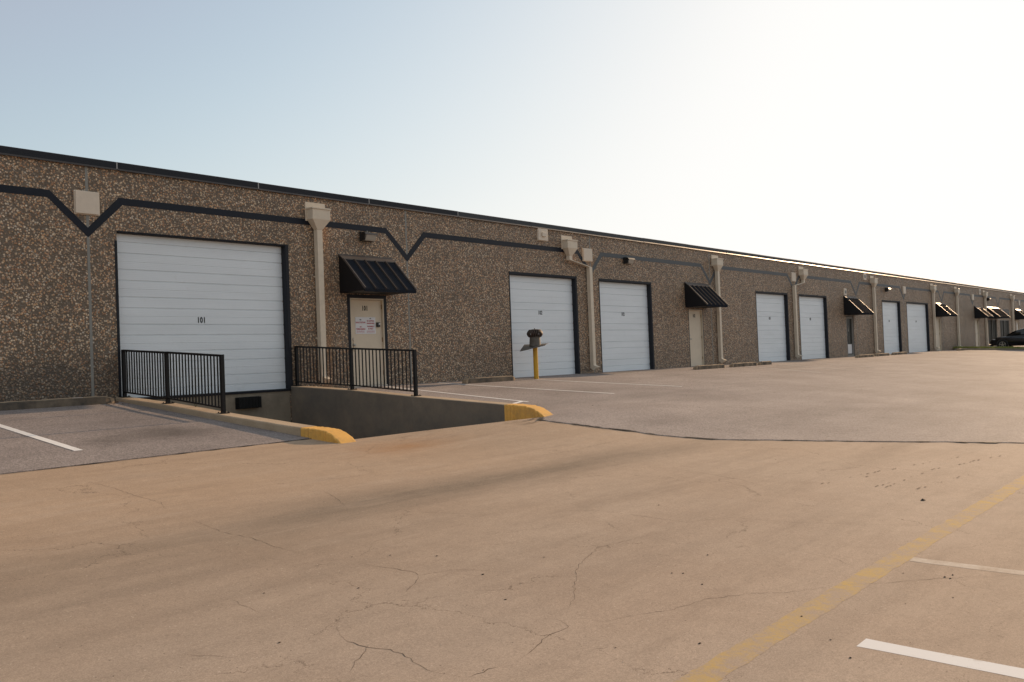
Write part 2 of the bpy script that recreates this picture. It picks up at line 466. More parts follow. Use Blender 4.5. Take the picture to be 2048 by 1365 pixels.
# ------------------------------------------------------------------ mesh helpers
class MB:
    def __init__(s):
        s.v, s.f = [], []

    def quad(s, *pts):
        b = len(s.v)
        s.v += [tuple(p) for p in pts]
        s.f.append(tuple(range(b, b + len(pts))))
        return s

    def box(s, x0, x1, y0, y1, z0, z1):
        b = len(s.v)
        s.v += [(x0, y0, z0), (x1, y0, z0), (x1, y1, z0), (x0, y1, z0), (x0, y0, z1), (x1, y0, z1), (x1, y1, z1), (x0, y1, z1)]
        s.f += [tuple(b + i for i in q) for q in ((0, 3, 2, 1), (4, 5, 6, 7), (0, 1, 5, 4), (1, 2, 6, 5), (2, 3, 7, 6), (3, 0, 4, 7))]
        return s

    def hexa(s, p):   # 8 points: bottom ring 0-3 (ccw from above), top ring 4-7
        b = len(s.v)
        s.v += [tuple(q) for q in p]
        s.f += [tuple(b + i for i in q) for q in ((0, 3, 2, 1), (4, 5, 6, 7), (0, 1, 5, 4), (1, 2, 6, 5), (2, 3, 7, 6), (3, 0, 4, 7))]
        return s

    def extrude(s, prof, axis, a, b):
        """closed 2D profile extruded along axis between a and b; profile coords are the two other axes in xyz order"""
        n = len(prof)
        base = len(s.v)
        for t in (a, b):
            for (p, q) in prof:
                s.v.append({'x': (t, p, q), 'y': (p, t, q), 'z': (p, q, t)}[axis])
        s.f.append(tuple(base + i for i in range(n)))
        s.f.append(tuple(base + n + i for i in reversed(range(n))))
        for i in range(n):
            j = (i + 1) % n
            s.f.append((base + i, base + n + i, base + n + j, base + j))
        return s

    def loft(s, rings, closed=True, caps=True):
        base = len(s.v)
        n = len(rings[0])
        for r in rings:
            s.v += [tuple(p) for p in r]
        for k in range(len(rings) - 1):
            for i in range(n if closed else n - 1):
                j = (i + 1) % n
                s.f.append((base + k * n + i, base + k * n + j, base + (k + 1) * n + j, base + (k + 1) * n + i))
        if caps:
            s.f.append(tuple(base + i for i in reversed(range(n))))
            s.f.append(tuple(base + (len(rings) - 1) * n + i for i in range(n)))
        return s

    def tube(s, a, b, r0, r1=None, n=12, caps=True):
        a, b = Vector(a), Vector(b)
        r1 = r0 if r1 is None else r1
        d = (b - a).normalized()
        u = d.orthogonal().normalized()
        w = d.cross(u)
        rings = []
        for c, r in ((a, r0), (b, r1)):
            rings.append([c + (u * math.cos(2 * math.pi * i / n) + w * math.sin(2 * math.pi * i / n)) * r for i in range(n)])
        return s.loft(rings, True, caps)

    def bar(s, a, b, wx, wz, up=Vector((0, 0, 1))):
        a, b = Vector(a), Vector(b)
        d = (b - a).normalized()
        sx = d.cross(up).normalized()
        sz = sx.cross(d).normalized()
        rings = []
        for c in (a, b):
            rings.append([c + sx * (i * wx / 2) + sz * (j * wz / 2) for i, j in ((-1, -1), (1, -1), (1, 1), (-1, 1))])
        return s.loft(rings)

    def grid(s, rows):
        """rows of equal numbers of points -> open sheet"""
        return s.loft(rows, closed=False, caps=False)

    def build(s, name, mat, parent=None, smooth=False, bevel=0.0, seg=1, fix=True):
        me = bpy.data.meshes.new(name)
        me.from_pydata(s.v, [], s.f)
        if fix:
            import bmesh
            bm = bmesh.new()
            bm.from_mesh(me)
            bmesh.ops.remove_doubles(bm, verts=bm.verts, dist=1e-6)
            bmesh.ops.recalc_face_normals(bm, faces=bm.faces)
            bm.to_mesh(me)
            bm.free()
        me.materials.append(mat)
        if smooth:
            for p in me.polygons:
                p.use_smooth = True
        o = bpy.data.objects.new(name, me)
        COL.objects.link(o)
        if parent is not None:
            o.parent = parent
        if bevel:
            m = o.modifiers.new('bevel', 'BEVEL')
            m.width = bevel
            m.segments = seg
            m.limit_method = 'ANGLE'
            m.angle_limit = math.radians(40)
        return o


def tag(o, label=None, cat=None, group=None, kind=None):
    if label:
        o['label'] = label
    if cat:
        o['category'] = cat
    if group:
        o['group'] = group
    if kind:
        o['kind'] = kind
    return o


def thing(name, loc, label, cat, group=None, rz=0.0):
    o = bpy.data.objects.new(name, None)
    o.empty_display_size = 0.2
    COL.objects.link(o)
    o.location = loc
    o.rotation_euler = (0, 0, rz)
    return tag(o, label, cat, group)


def children(o):
    return [c for c in bpy.data.objects if c.parent == o]


def copy_tree(o, parent=None):
    c = o.copy()
    COL.objects.link(c)
    if parent is not None:
        c.parent = parent
    for ch in children(o):
        copy_tree(ch, c)
    return c


def text_part(name, txt, h, mat, parent, M, condense=0.72, bold=0.004, depth=0.0015, align='CENTER'):
    cu = bpy.data.curves.new('lettering', 'FONT')
    cu.body = txt
    cu.align_x = align
    cu.align_y = 'CENTER'
    cu.size = h / 0.72
    cu.extrude = depth
    cu.offset = bold
    cu.resolution_u = 3
    cu.space_character = 1.12
    tmp = bpy.data.objects.new('lettering', cu)
    COL.objects.link(tmp)
    bpy.context.view_layer.update()
    me = bpy.data.meshes.new_from_object(tmp.evaluated_get(bpy.context.evaluated_depsgraph_get()))
    bpy.data.objects.remove(tmp)
    me.materials.clear()
    me.materials.append(mat)
    me.transform(Matrix.Diagonal((condense, 1, 1, 1)))
    me.transform(M)
    o = bpy.data.objects.new(name, me)
    COL.objects.link(o)
    if parent is not None:
        o.parent = parent
    return o


def facing(x, y, z):     # text lying in the XZ plane, read from -Y
    return Matrix.Translation((x, y, z)) @ Matrix.Rotation(math.radians(90), 4, 'X')


def interp(x, xs, ys):
    if x <= xs[0]:
        return ys[0]
    for i in range(1, len(xs)):
        if x <= xs[i]:
            t = (x - xs[i - 1]) / (xs[i] - xs[i - 1])
            return ys[i - 1] + t * (ys[i] - ys[i - 1])
    return ys[-1]


def smooth(t):
    t = min(1.0, max(0.0, t))
    return t * t * (3 - 2 * t)


def G(x, y):
    """ground height: lot falling from the wall to the drive, with a low crest in front of the dock"""
    z0 = 0.07 if x < 8.3 else interp(x, [12.3, 20, 45, 70], [0.04, 0.01, -0.03, -0.03])
    z6 = -0.485 + 0.075 * smooth((x - 12.3) / 9.7)
    if y > -6:
        g = z0 + (z6 - z0) * min(max(-y, 0), 6) / 6
    else:
        g = z6 + (-1.06 - z6) * interp(-y, [6, 14.5, 20], [0, 1, 1.25])
    return g + 0.125 * smooth((x - 8.6) / 3.4) * smooth((19 - x) / 6) * smooth((-y - 5) / 2) * smooth((10.5 + y) / 3.5)


# ------------------------------------------------------------------ ground, drive, lot
far = MB()
far.quad((-900, -900, -1.5), (900, -900, -1.5), (900, 900, -1.5), (-900, 900, -1.5))
tag(far.build('far_ground', EARTH), kind='structure')


def seq(a, b, n):
    return [a + (b - a) * i / n for i in range(n + 1)]


def ytop(x):
    if x < 8.16:
        return -5.70
    if x < 8.44:
        return -6.20
    if x <= 12.11:
        return interp(x, [8.44, 9.84, 11.2, 12.11], [-6.54, -6.53, -6.97, -7.10])
    return -6.20


xs = seq(-45, 0, 9)[:-1] + seq(0, 8.159, 16) + [8.161, 8.3, 8.439] + seq(8.441, 12.109, 12) + [12.111] + seq(12.4, 24, 40) + seq(24, 170, 24)[1:]
dr = MB()
rows = []
for x in xs:
    yt = ytop(x)
    ys = seq(yt, -7.4, 5) + seq(-7.4, -14.5, 36)[1:] + seq(-14.5, -20, 20)[1:] + seq(-20, -60, 5)[1:]
    rows.append([(x, y, G(x, y) ) for y in ys])
dr.grid(rows)
tag(dr.build('concrete_drive', CONC, smooth=True), kind='structure')

df = MB()
rows = []
for x in seq(8.44, 12.12, 18):
    yl = ytop(min(max(x, 8.445), 12.105)) - 0.002
    rows.append([(x, yl + (0.0 - yl) * t, G(x, yl) + (-1.2 - G(x, yl)) * (t * 0.92 + 0.08 * t * t)) for t in seq(0, 1, 8)])
df.grid(rows)
tag(df.build('dock_ramp', CONC, smooth=True), kind='structure')

# left lot
lot = MB()
random.seed(3)
rows = []
for x in seq(-45, 8.17, 110):
    ye = -5.86 + random.uniform(-0.012, 0.012)
    col = [(x, y, G(x, y) + 0.012) for y in seq(0.25, -5.6, 14)]
    col += [(x, ye, G(x, ye) + 0.012), (x, ye - 0.012, G(x, ye) - 0.02)]
    rows.append(col)
lot.grid(rows)
tag(lot.build('parking_lot', ASPH), kind='structure')


def xb(y):
    return interp(-y, [0, 7.05, 7.12, 7.3, 7.63, 8.42, 9.16, 9.7, 10.19, 10.88, 11.97, 13.68, 15, 17, 20, 25, 60],
                  [12.38, 12.39, 12.0, 11.68, 11.69, 11.82, 11.96, 12.13, 12.41, 12.99, 13.92, 15.41, 17.0, 20.5, 27, 45, 120])


lot = MB()
rows = []
ED = []
for y in seq(0.25, -14, 150) + seq(-14, -25, 22)[1:] + seq(-25, -60, 4)[1:]:
    e = xb(y) + random.uniform(-0.02, 0.02) + 0.03 * math.sin(y * 5.1) * math.sin(y * 1.7 + 1)
    ED.append((e, y))
    row = [(e - 0.010, y, G(e, y) - 0.02), (e, y, G(e, y) + 0.010)]
    for t in seq(0, 1, 44)[1:]:
        x = e + (165 - e) * (t ** 2.2)
        row.append((x, y, G(x, y) + 0.012))
    rows.append(row)
lot.grid(rows)
tag(lot.build('parking_lot', ASPH), kind='structure')


def ribbon(name, pts, width, mat, lift, jitter=0.0, taper=True, sub=0.08, kind='structure', wj=0.5, parent=None):
    P = []
    for (a, b) in zip(pts[:-1], pts[1:]):
        L = math.hypot(b[0] - a[0], b[1] - a[1])
        n = max(1, int(L / sub))
        for i in range(n):
            t = i / n
            P.append((a[0] + (b[0] - a[0]) * t + random.uniform(-jitter, jitter), a[1] + (b[1] - a[1]) * t + random.uniform(-jitter, jitter)))
    P.append(pts[-1])
    m = MB()
    rows = []
    for i, p in enumerate(P):
        q0, q1 = P[max(0, i - 1)], P[min(len(P) - 1, i + 1)]
        dx, dy = q1[0] - q0[0], q1[1] - q0[1]
        L = math.hypot(dx, dy) or 1
        w = width * (random.uniform(1 - wj, 1 + wj))
        if taper:
            w *= min(1, 0.15 + 3 * min(i, len(P) - 1 - i) / len(P))
        nx, ny = -dy / L * w / 2, dx / L * w / 2
        rows.append([(p[0] + s * nx, p[1] + s * ny, G(p[0] + s * nx, p[1] + s * ny) + lift) for s in (-1, 0, 1)])
    m.grid(rows)
    o = m.build(name, mat, parent)
    if kind:
        tag(o, kind=kind)
    return o


# tar along the broken edges of the asphalt
run = []
for e, y in [q for q in ED if -17 < q[1] < -7.1]:
    run.append((e - 0.012, y))
    if len(run) > random.choice((3, 5, 8, 12)):
        ribbon('joint_tar', run, random.choice((0.018, 0.03, 0.05, 0.07)), TARM, 0.017, 0.012, True, 0.06, wj=0.9)
        run = run[-1:] if random.random() < 0.65 else []
ribbon('joint_tar', [(x, -5.876) for x in seq(-20, 8.15, 60)], 0.020, TARM, 0.010, 0.006, False, 0.12, wj=0.8)
ribbon('joint_tar', [(11.0, -7.12), (11.35, -7.22), (11.6, -7.2), (12.0, -7.16)], 0.03, TARM, 0.018, 0.02)
ribbon('joint_tar', [(10.95, -7.2), (11.2, -7.45), (11.5, -7.42), (11.68, -7.3)], 0.02, TARM, 0.018, 0.02)
# cracks traced on the drive
CR = [[(4.43, -6.88), (4.44, -7.5), (4.39, -8.11), (4.4, -8.46), (4.3, -8.72), (4.3, -8.88)], [(4.21, -9.35), (4.14, -9.95), (4.19, -10.32), (4.15, -10.62), (4.16, -10.99)], [(5.84, -9.06), (5.69, -9.47), (5.48, -9.89)], [(4.27, -11.49), (4.33, -11.7), (4.39, -11.95), (4.35, -12.04), (4.6, -12.09), (4.71, -12.23), (4.85, -12.45)], [(4.35, -12.04), (4.17, -12.15), (4.03, -12.24)], [(3.32, -12.42), (3.24, -12.55), (3.2, -12.65), (3.22, -12.81), (3.27, -12.92), (3.28, -13.01), (3.24, -13.15), (3.21, -13.32), (3.28, -13.49)], [(3.25, -12.79), (3.13, -12.87), (2.93, -13.0)], [(3.21, -11.53), (3.17, -11.72), (3.16, -11.88)], [(2.47, -12.14), (2.55, -12.25), (2.65, -12.4), (2.82, -12.42)], [(3.75, -12.53), (3.69, -12.6)], [(5.69, -10.4), (6.01, -10.89), (6.13, -11.12)], [(3.28, -13.49), (3.42, -13.5), (3.54, -13.51)], [(6.62, -12.05), (6.42, -12.32)], [(6.63, -12.61), (5.85, -12.5), (5.33, -12.68), (4.91, -12.95), (4.64, -13.14), (4.37, -13.28)], [(4.28, -13.28), (4.22, -13.41), (3.94, -13.44), (3.63, -13.53)], [(4.28, -13.45), (4.62, -13.59), (4.89, -13.71), (5.21, -13.76), (5.53, -13.92), (5.72, -14.09), (5.98, -14.23), (6.17, -14.34)], [(9.29, -10.44), (9.59, -11.0), (9.53, -11.56), (9.46, -11.97), (9.26, -12.3), (9.35, -12.6)], [(6.28, -11.25), (6.98, -11.68), (7.11, -12.58), (7.58, -12.78), (7.76, -13.27), (8.52, -14.28)], [(8.74, -9.18), (9.92, -9.3), (11.65, -9.21)], [(6.17, -14.34), (6.71, -14.76), (7.16, -15.2)], [(6.82, -13.77), (6.79, -14.01), (6.69, -14.16)]]
wd = [6, 6, 5, 6, 7, 7, 6, 4, 4, 5, 5, 6, 6, 5, 7, 5, 6, 5, 7, 5, 6]
for l, w in zip(CR, wd):
    ribbon('crack', l, w * 0.0005, CRACKM, 0.0011, 0.012, True, 0.045, wj=0.7)
TM = [[(9.84, -12.74), (10.78, -12.85), (13.21, -13.35)], [(9.96, -12.86), (10.86, -12.94)], [(10.08, -13.22), (10.73, -13.32), (11.91, -13.38), (14.38, -13.87)], [(10.13, -13.31), (10.59, -13.36)], [(10.26, -13.61), (12.0, -13.81)]]
for l in TM:     # broken scuffs left by a dragged edge
    m = MB()
    for (a, b) in zip(l[:-1], l[1:]):
        L = math.hypot(b[0] - a[0], b[1] - a[1])
        t = 0.0
        while t < L:
            d = random.uniform(0.02, 0.14)
            if random.random() < 0.62 * (1 - 0.5 * t / L):
                x, y = a[0] + (b[0] - a[0]) * t / L, a[1] + (b[1] - a[1]) * t / L + random.uniform(-0.02, 0.02)
                w = random.uniform(0.003, 0.013)
                m.quad((x, y - w, G(x, y) + 0.004), (x + d, y - w * 0.5, G(x, y) + 0.004), (x + d * 0.9, y + w, G(x, y) + 0.004), (x + d * 0.1, y + w * 0.6, G(x, y) + 0.004))
            t += d + random.choice((0.0, 0.01, 0.03, 0.09, 0.16))
    tag(m.build('scuff_mark', SCUFF, fix=False), kind='structure')


def paint_line(name, a, b, width, mat, lift, label=None):
    dx, dy = b[0] - a[0], b[1] - a[1]
    L = math.hypot(dx, dy)
    nx, ny = -dy / L * width / 2, dx / L * width / 2
    n = max(2, int(L / 0.10))
    rows = []
    for i in range(n + 1):
        t = i / n
        x, y = a[0] + dx * t, a[1] + dy * t
        k = 1 + random.uniform(-0.05, 0.05) * (2.2 if mat is YLINE else 1)
        rows.append([(x + s * nx * k, y + s * ny * k, G(x + s * nx * k, y + s * ny * k) + lift) for s in (-1, 1)])
    m = MB()
    m.grid(rows)
    return tag(m.build(name, mat), kind='structure')


paint_line('yellow_line', (-30, -14.37), (12.3, -14.36), 0.165, YLINE, 0.0010)
paint_line('stall_line', (5.07, -14.80), (5.10, -18.5), 0.155, WLINE, 0.0010)
paint_line('stall_line', (7.18, -14.45), (7.34, -18.5), 0.135, WLINE2, 0.0010)
paint_line('stall_line', (2.9, -15.1), (2.9, -18.5), 0.14, WLINE, 0.0010)
paint_line('stall_line', (5.40, -0.5), (5.23, -4.95), 0.115, WLINE, 0.017)
paint_line('stall_line', (2.7, -0.5), (2.6, -4.95), 0.115, WLINE, 0.017)
paint_line('stall_line', (14.66, -0.25), (14.70, -4.62), 0.10, WLINE, 0.017)
paint_line('stall_line', (14.66, -4.50), (13.9, -4.78), 0.10, WLINE, 0.0215)
paint_line('stall_line', (16.55, -0.15), (17.68, -4.80), 0.10, WLINE, 0.017)
paint_line('stall_line', (19.7, -0.9), (20.70, -4.88), 0.10, WLINE, 0.017)
paint_line('stall_line', (32.3, -0.9), (30.1, -4.9), 0.12, WLINE3, 0.017)
paint_line('stall_line', (34.6, -1.4), (32.95, -4.85), 0.12, WLINE3, 0.017)
paint_line('stall_line', (37.0, -2.2), (35.6, -4.9), 0.12, WLINE3, 0.017)

# debris on the drive: bark chips, pebbles, glass grains
DB = [(9.66, -13.84), (7.58, -12.01), (6.72, -14.53), (6.78, -14.79), (6.76, -14.83), (6.87, -14.82), (6.28, -14.97), (5.96, -14.77), (5.01, -14.65), (4.79, -14.84), (5.31, -14.36), (4.48, -14.12), (4.11, -13.81), (4.35, -12.82), (4.35, -11.32), (4.58, -11.49), (4.8, -11.76), (4.67, -12.34), (3.88, -11.95), (3.4, -11.59), (4.75, -9.78), (4.0, -10.38), (6.22, -13.25), (5.5, -13.59), (5.65, -13.36), (5.6, -13.3), (5.32, -12.37), (10.91, -9.49), (13.32, -12.27), (11.15, -11.62), (18.03, -3.92), (15.0, -6.07), (15.87, -4.92), (21.42, -5.3), (2.94, -12.4)]


def chip(m, x, y, r, z):
    n = 6
    a0 = random.uniform(0, 6)
    base = []
    for i in range(n):
        a = a0 + 2 * math.pi * i / n
        k = random.uniform(0.6, 1.3)
        base.append((x + r * k * math.cos(a), y + r * k * 0.7 * math.sin(a), z))
    t = (x + random.uniform(-r, r) * 0.3, y, z + r * random.uniform(0.25, 0.5))
    b = len(m.v)
    m.v += base + [t]
    for i in range(n):
        m.f.append((b + i, b + (i + 1) % n, b + n))


random.seed(11)
m = MB()
for i, (x, y) in enumerate(DB):
    chip(m, x, y, (0.042 if i == 0 else random.uniform(0.006, 0.013)), G(x, y) + (0.014 if (y > -5.9 or x > xb(y)) else 0.002))
for i in range(110):
    x, y = random.uniform(1, 16), random.uniform(-15.2, -6.8)
    chip(m, x, y, random.uniform(0.003, 0.006), G(x, y) + 0.002)
for i in range(60):
    x, y = random.uniform(12.8, 30), random.uniform(-9, -0.4)
    chip(m, x, y, random.uniform(0.01, 0.02), G(x, y) + 0.014)
tag(m.build('scattered_debris', DEBM, fix=False), 'small dark bark chips and pebbles scattered over the pavement', 'debris', kind='stuff')
m = MB()
for i in range(420):
    x, y = random.uniform(3, 12), random.uniform(-16.3, -9.0)
    chip(m, x, y, random.uniform(0.002, 0.005), G(x, y) + 0.002)
tag(m.build('pale_grit', LITEM, fix=False), 'pale sparkling grit strewn over the concrete drive', 'grit', kind='stuff')
# broken patch with loose stones at the right edge of the frame
m = MB()
for i in range(900):
    a, rr = random.uniform(0, 6.28), abs(random.gauss(0, 0.075))
    x, y = 5.56 + rr * 1.8 * math.cos(a), -15.72 + rr * 0.8 * math.sin(a)
    chip(m, x, y, random.uniform(0.003, 0.011), G(x, y) + 0.003 + max(0, 0.015 - rr * 0.07))
tag(m.build('loose_gravel', DEBM, fix=False), 'dark loose gravel spilled over the white stall line at the right', 'gravel', kind='stuff')

# ------------------------------------------------------------------ the warehouse
bld = thing('warehouse', (0, 0, 0), 'long low brown pebble-faced warehouse with white roll doors and a dark roof edge', 'building')
JX = [7.73 + 8.03 * k for k in range(-3, 14)]
H = 4.465


class Opening:
    def __init__(s, x0, x1, z0, z1):
        s.x0, s.x1, s.z0, s.z1 = x0, x1, z0, z1


GD = [  # garage doors: x0, x1, top, sections, sill, number
    (8.27, 12.08, 3.27, 6, 0.10, '101', 10.06, 1.61),
    (19.74, 22.93, 3.00, 5, 0.01, '102', 21.27, 1.91),
    (24.24, 27.38, 2.99, 5, 0.0, '102', 25.78, 1.92),
    (35.86, 39.05, 2.95, 5, -0.01, '103', 37.42, 1.88),
    (40.40, 43.70, 2.95, 5, -0.01, '103', 41.96, 1.88),
    (52.00, 55.10, 2.96, 5, -0.02, '104', 53.50, 1.86),
    (56.42, 60.72, 2.96, 5, -0.02, '104', 58.60, 1.86)]
MD = [  # man doors
    (13.86, 14.92, 2.16, 0.06), (30.03, 31.10, 2.15, 0.0), (62.30, 63.35, 2.12, -0.02), (72.45, 73.45, 2.10, -0.02), (86.35, 87.35, 2.10, -0.02)]
GLZ = [(46.30, 47.38, 2.10), (76.5, 79.3, 2.15), (80.4, 83.7, 2.12)]
OPS = [Opening(a, b, c_, d) for a, b, d, n, c_, *_ in GD] + [Opening(a - 0.0, b, c_, d) for a, b, d, c_ in MD] + [Opening(a, b, -0.5, d) for a, b, d in GLZ]
OPS[-1].z0 = 0.5
OPS[0].z0 = -0.60


def slab(xs_, zs_, keep, y0, y1):
    m = MB()
    idx = {}

    def V(i, j, y):
        k = (i, j, y)
        if k not in idx:
            idx[k] = len(m.v)
            m.v.append((xs_[i], y, zs_[j]))
        return idx[k]
    nx, nz = len(xs_) - 1, len(zs_) - 1
    for i in range(nx):
        for j in range(nz):
            if not keep(i, j):
                continue
            m.f.append((V(i, j, y0), V(i + 1, j, y0), V(i + 1, j + 1, y0), V(i, j + 1, y0)))
            m.f.append((V(i, j, y1), V(i, j + 1, y1), V(i + 1, j + 1, y1), V(i + 1, j, y1)))
            for di, dj, (a, b) in ((-1, 0, ((i, j), (i, j + 1))), (1, 0, ((i + 1, j), (i + 1, j + 1))), (0, -1, ((i, j), (i + 1, j))), (0, 1, ((i, j + 1), (i + 1, j + 1)))):
                ii, jj = i + di, j + dj
                if 0 <= ii < nx and 0 <= jj < nz and keep(ii, jj):
                    continue
                m.f.append((V(*a, y0), V(*b, y0), V(*b, y1), V(*a, y1)))
    return m


for k in range(len(JX) - 1):
    a, b = JX[k] + 0.012, JX[k + 1] - 0.012
    ops = [o for o in OPS if o.x1 > a and o.x0 < b]
    xs_ = sorted({a, b} | {min(max(v, a), b) for o in ops for v in (o.x0, o.x1)})
    zs_ = sorted({-0.6, H} | {v for o in ops for v in (o.z0, o.z1) if v > -0.6})

    def keep(i, j):
        cx, cz = (xs_[i] + xs_[i + 1]) / 2, (zs_[j] + zs_[j + 1]) / 2
        return not any(o.x0 < cx < o.x1 and o.z0 < cz < o.z1 for o in ops)
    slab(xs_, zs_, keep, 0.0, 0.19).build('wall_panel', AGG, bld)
    # chevron stripe, one per panel
    L, R_ = JX[k], JX[k + 1]
    top = [(L, 3.30), (L + 0.60, 3.92), (R_ - 0.67, 3.92), (R_, 3.30)]
    bot = [(L, 3.12), (L + 0.67, 3.785), (R_ - 0.71, 3.785), (R_, 3.12)]
    m = MB()
    rings = [[(x, 0.02, zb), (x, -0.005, zb), (x, -0.005, zt), (x, 0.02, zt)] if 0 else [(xb_, 0.02, zb), (xb_, -0.005, zb), (xt, -0.005, zt), (xt, 0.02, zt)] for (xt, zt), (xb_, zb) in zip(top, bot)]
    m.loft(rings)
    m.build('stripe', STRIPEM if L < 20 else STRIPE_SHEEN, bld)
for x in JX[1:-1]:
    MB().box(x - 0.026, x + 0.026, -0.003, 0.10, -0.5, H - 0.01).build('joint_sealant', SEAL, bld)
# foundation in the dock
MB().box(8.275, 12.075, 0.0, 0.19, -1.5, 0.095).build('foundation_wall', FOUND, bld)
# side and back walls, roof
MB().box(JX[0] - 0.2, JX[-1] + 0.2, 0.2, 32, 4.05, 4.15).build('roof', ROOFM, bld)
MB().box(JX[0] - 0.2, JX[-1] + 0.2, 31.8, 32, -1.4, H).build('wall_panel', AGG, bld)
MB().box(JX[0] - 0.02, JX[0] + 0.18, 0.2, 31.79, -1.4, H).build('wall_panel', AGG, bld)
MB().box(JX[-1] - 0.18, JX[-1] + 0.02, 0.2, 31.79, -1.4, H).build('wall_panel', AGG, bld)
# coping in 3.1 m lengths with a drip edge
cx = [8.30 + 3.12 * k for k in range(-8, 34)]
for a, b in zip(cx[:-1], cx[1:]):
    jz = random.uniform(-0.004, 0.004)
    c = MB().extrude([(-0.035, 4.452 + jz), (-0.035, 4.575 + jz), (-0.02, 4.59 + jz), (0.30, 4.60 + jz), (0.30, 4.452 + jz)], 'x', a + 0.007, b - 0.007)
    o = c.build('coping', NAVY if a < 16 else NAVY_SHEEN, bld)
    MB().extrude([(-0.036, 4.462 + jz), (-0.052, 4.428 + jz), (-0.048, 4.424 + jz), (-0.030, 4.448 + jz)], 'x', a + 0.007, b - 0.007).build('drip_edge', DRIP, o)
for a in cx[1:-1]:
    MB().box(a - 0.012, a + 0.012, -0.037 if a < 19 else -0.028, 0.28, 4.456, 4.588).build('coping_joint', TICK if a < 19 else SEAL, bld)


# garage doors: slab opening, steel frame, sections with two pressed grooves each
def garage_door(x0, x1, zt, n, z0, num, nx_, nz_, first=False):
    d = MB().box(x0 - 0.05, x1 + 0.05, 0.186, 0.20, z0, zt + 0.02)
    door = d.build('garage_door', DARKIN, bld)
    fr = MB()
    rt, tp, lf = 0.08, 0.07, 0.03
    if first:
        tp = 0.02
        fr.box(x0 - 0.05, x0, -0.012, 0.14, z0, 3.10)
    else:
        fr.box(x0 - lf, x0, -0.010, 0.14, z0, zt + tp)
    fr.box(x1, x1 + rt, -0.010, 0.14, z0, zt + tp)
    fr.box(x0, x1, -0.010, 0.10, zt, zt + tp)
    fr.box(x1 - 0.012, x1, -0.006, 0.135, z0, zt)       # right reveal lining
    fr.box(x0, x1 - 0.012, -0.004, 0.10, zt - 0.012, zt)
    fr.build('door_frame', NAVY, door, bevel=0.004)
    h = (zt - 0.012 - z0) / n
    for k in range(n):
        za, zb = z0 + k * h + 0.0008, z0 + (k + 1) * h - 0.0008
        y = 0.135
        prof = [(y + 0.045, za), (y + 0.001, za), (y, za + 0.003)]
        for g in (h * 0.5 - 0.105, h * 0.5 + 0.105):
            prof += [(y, za + g - 0.012), (y + 0.020, za + g - 0.008), (y + 0.020, za + g + 0.008), (y, za + g + 0.012)]
        prof += [(y, zb - 0.003), (y + 0.001, zb), (y + 0.045, zb)]
        MB().extrude(prof, 'x', x0 + 0.004, x1 - 0.014).build('door_section', WHITE, door)
    MB().box(x0 + 0.004, x1 - 0.014, 0.128, 0.18, z0 - 0.012, z0 + 0.002).build('bottom_seal', RUBBER, door)
    text_part('door_number', num, 0.115, INK, door, facing(nx_, 0.1335, nz_), 0.76, 0.0055)
    return door


for i, g in enumerate(GD):
    garage_door(*g, first=(i == 0))
# dock sill of door 101
MB().extrude([(-0.02, 0.06), (-0.03, 0.105), (0.13, 0.112), (0.13, 0.06)], 'x', 8.31, 12.09).build('dock_sill', NAVY, bld)


def man_door(x0, x1, zt, z0, frame_mat, fw, num=None, hardware='right'):
    door = MB().box(x0 + 0.035, x1 - 0.035, 0.055, 0.10, z0 + 0.012, zt - 0.04).build('door', DOORB, bld, bevel=0.004)
    fr = MB()
    fr.box(x0, x0 + 0.03, 0.0, 0.12, z0, zt)
    fr.box(x1 - 0.03, x1, 0.0, 0.12, z0, zt)
    fr.box(x0 + 0.03, x1 - 0.03, 0.0, 0.12, zt - 0.035, zt)
    fr.build('door_jamb', DOORB, door)
    f2 = MB()
    f2.box(x0 - fw, x0, -0.008, 0.05, z0, zt + fw)
    f2.box(x1, x1 + fw, -0.008, 0.05, z0, zt + fw)
    f2.box(x0, x1, -0.008, 0.05, zt, zt + fw)
    f2.build('door_frame', frame_mat, door)
    MB().box(x0 - 0.02, x1 + 0.02, -0.03, 0.12, z0 - 0.05, z0 + 0.008).build('threshold', STEEL, door)
    MB().box(x0 - 0.02, x1 + 0.02, 0.13, 0.17, z0 - 0.05, zt).build('door_backing', DARKIN, door)
    for hz in (0.25, 1.05, 1.85):
        MB().box(x1 - 0.048, x1 - 0.022, 0.036, 0.058, z0 + hz, z0 + hz + 0.11).build('hinge', BRASS, door)
    k = MB()
    xk = x0 + 0.11
    k.tube((xk, 0.056, 1.04), (xk, 0.046, 1.04), 0.035, n=16)
    k.tube((xk, 0.046, 1.04), (xk, 0.010, 1.04), 0.012, n=10)
    k.tube((xk, 0.016, 1.04), (xk, -0.012, 1.04), 0.020, 0.030, n=16)
    k.tube((xk, -0.012, 1.04), (xk, -0.025, 1.04), 0.030, 0.018, n=16)
    k.build('door_knob', STEEL, door, smooth=False)
    db = MB()
    db.tube((xk, 0.056, 1.18), (xk, 0.035, 1.18), 0.028, n=14)
    db.build('deadbolt', STEEL, door)
    if num:
        text_part('door_number', num, 0.115, INK, door, facing((x0 + x1) / 2 - 0.03, 0.0535, zt - 0.24), 0.74, 0.0055)
    return door


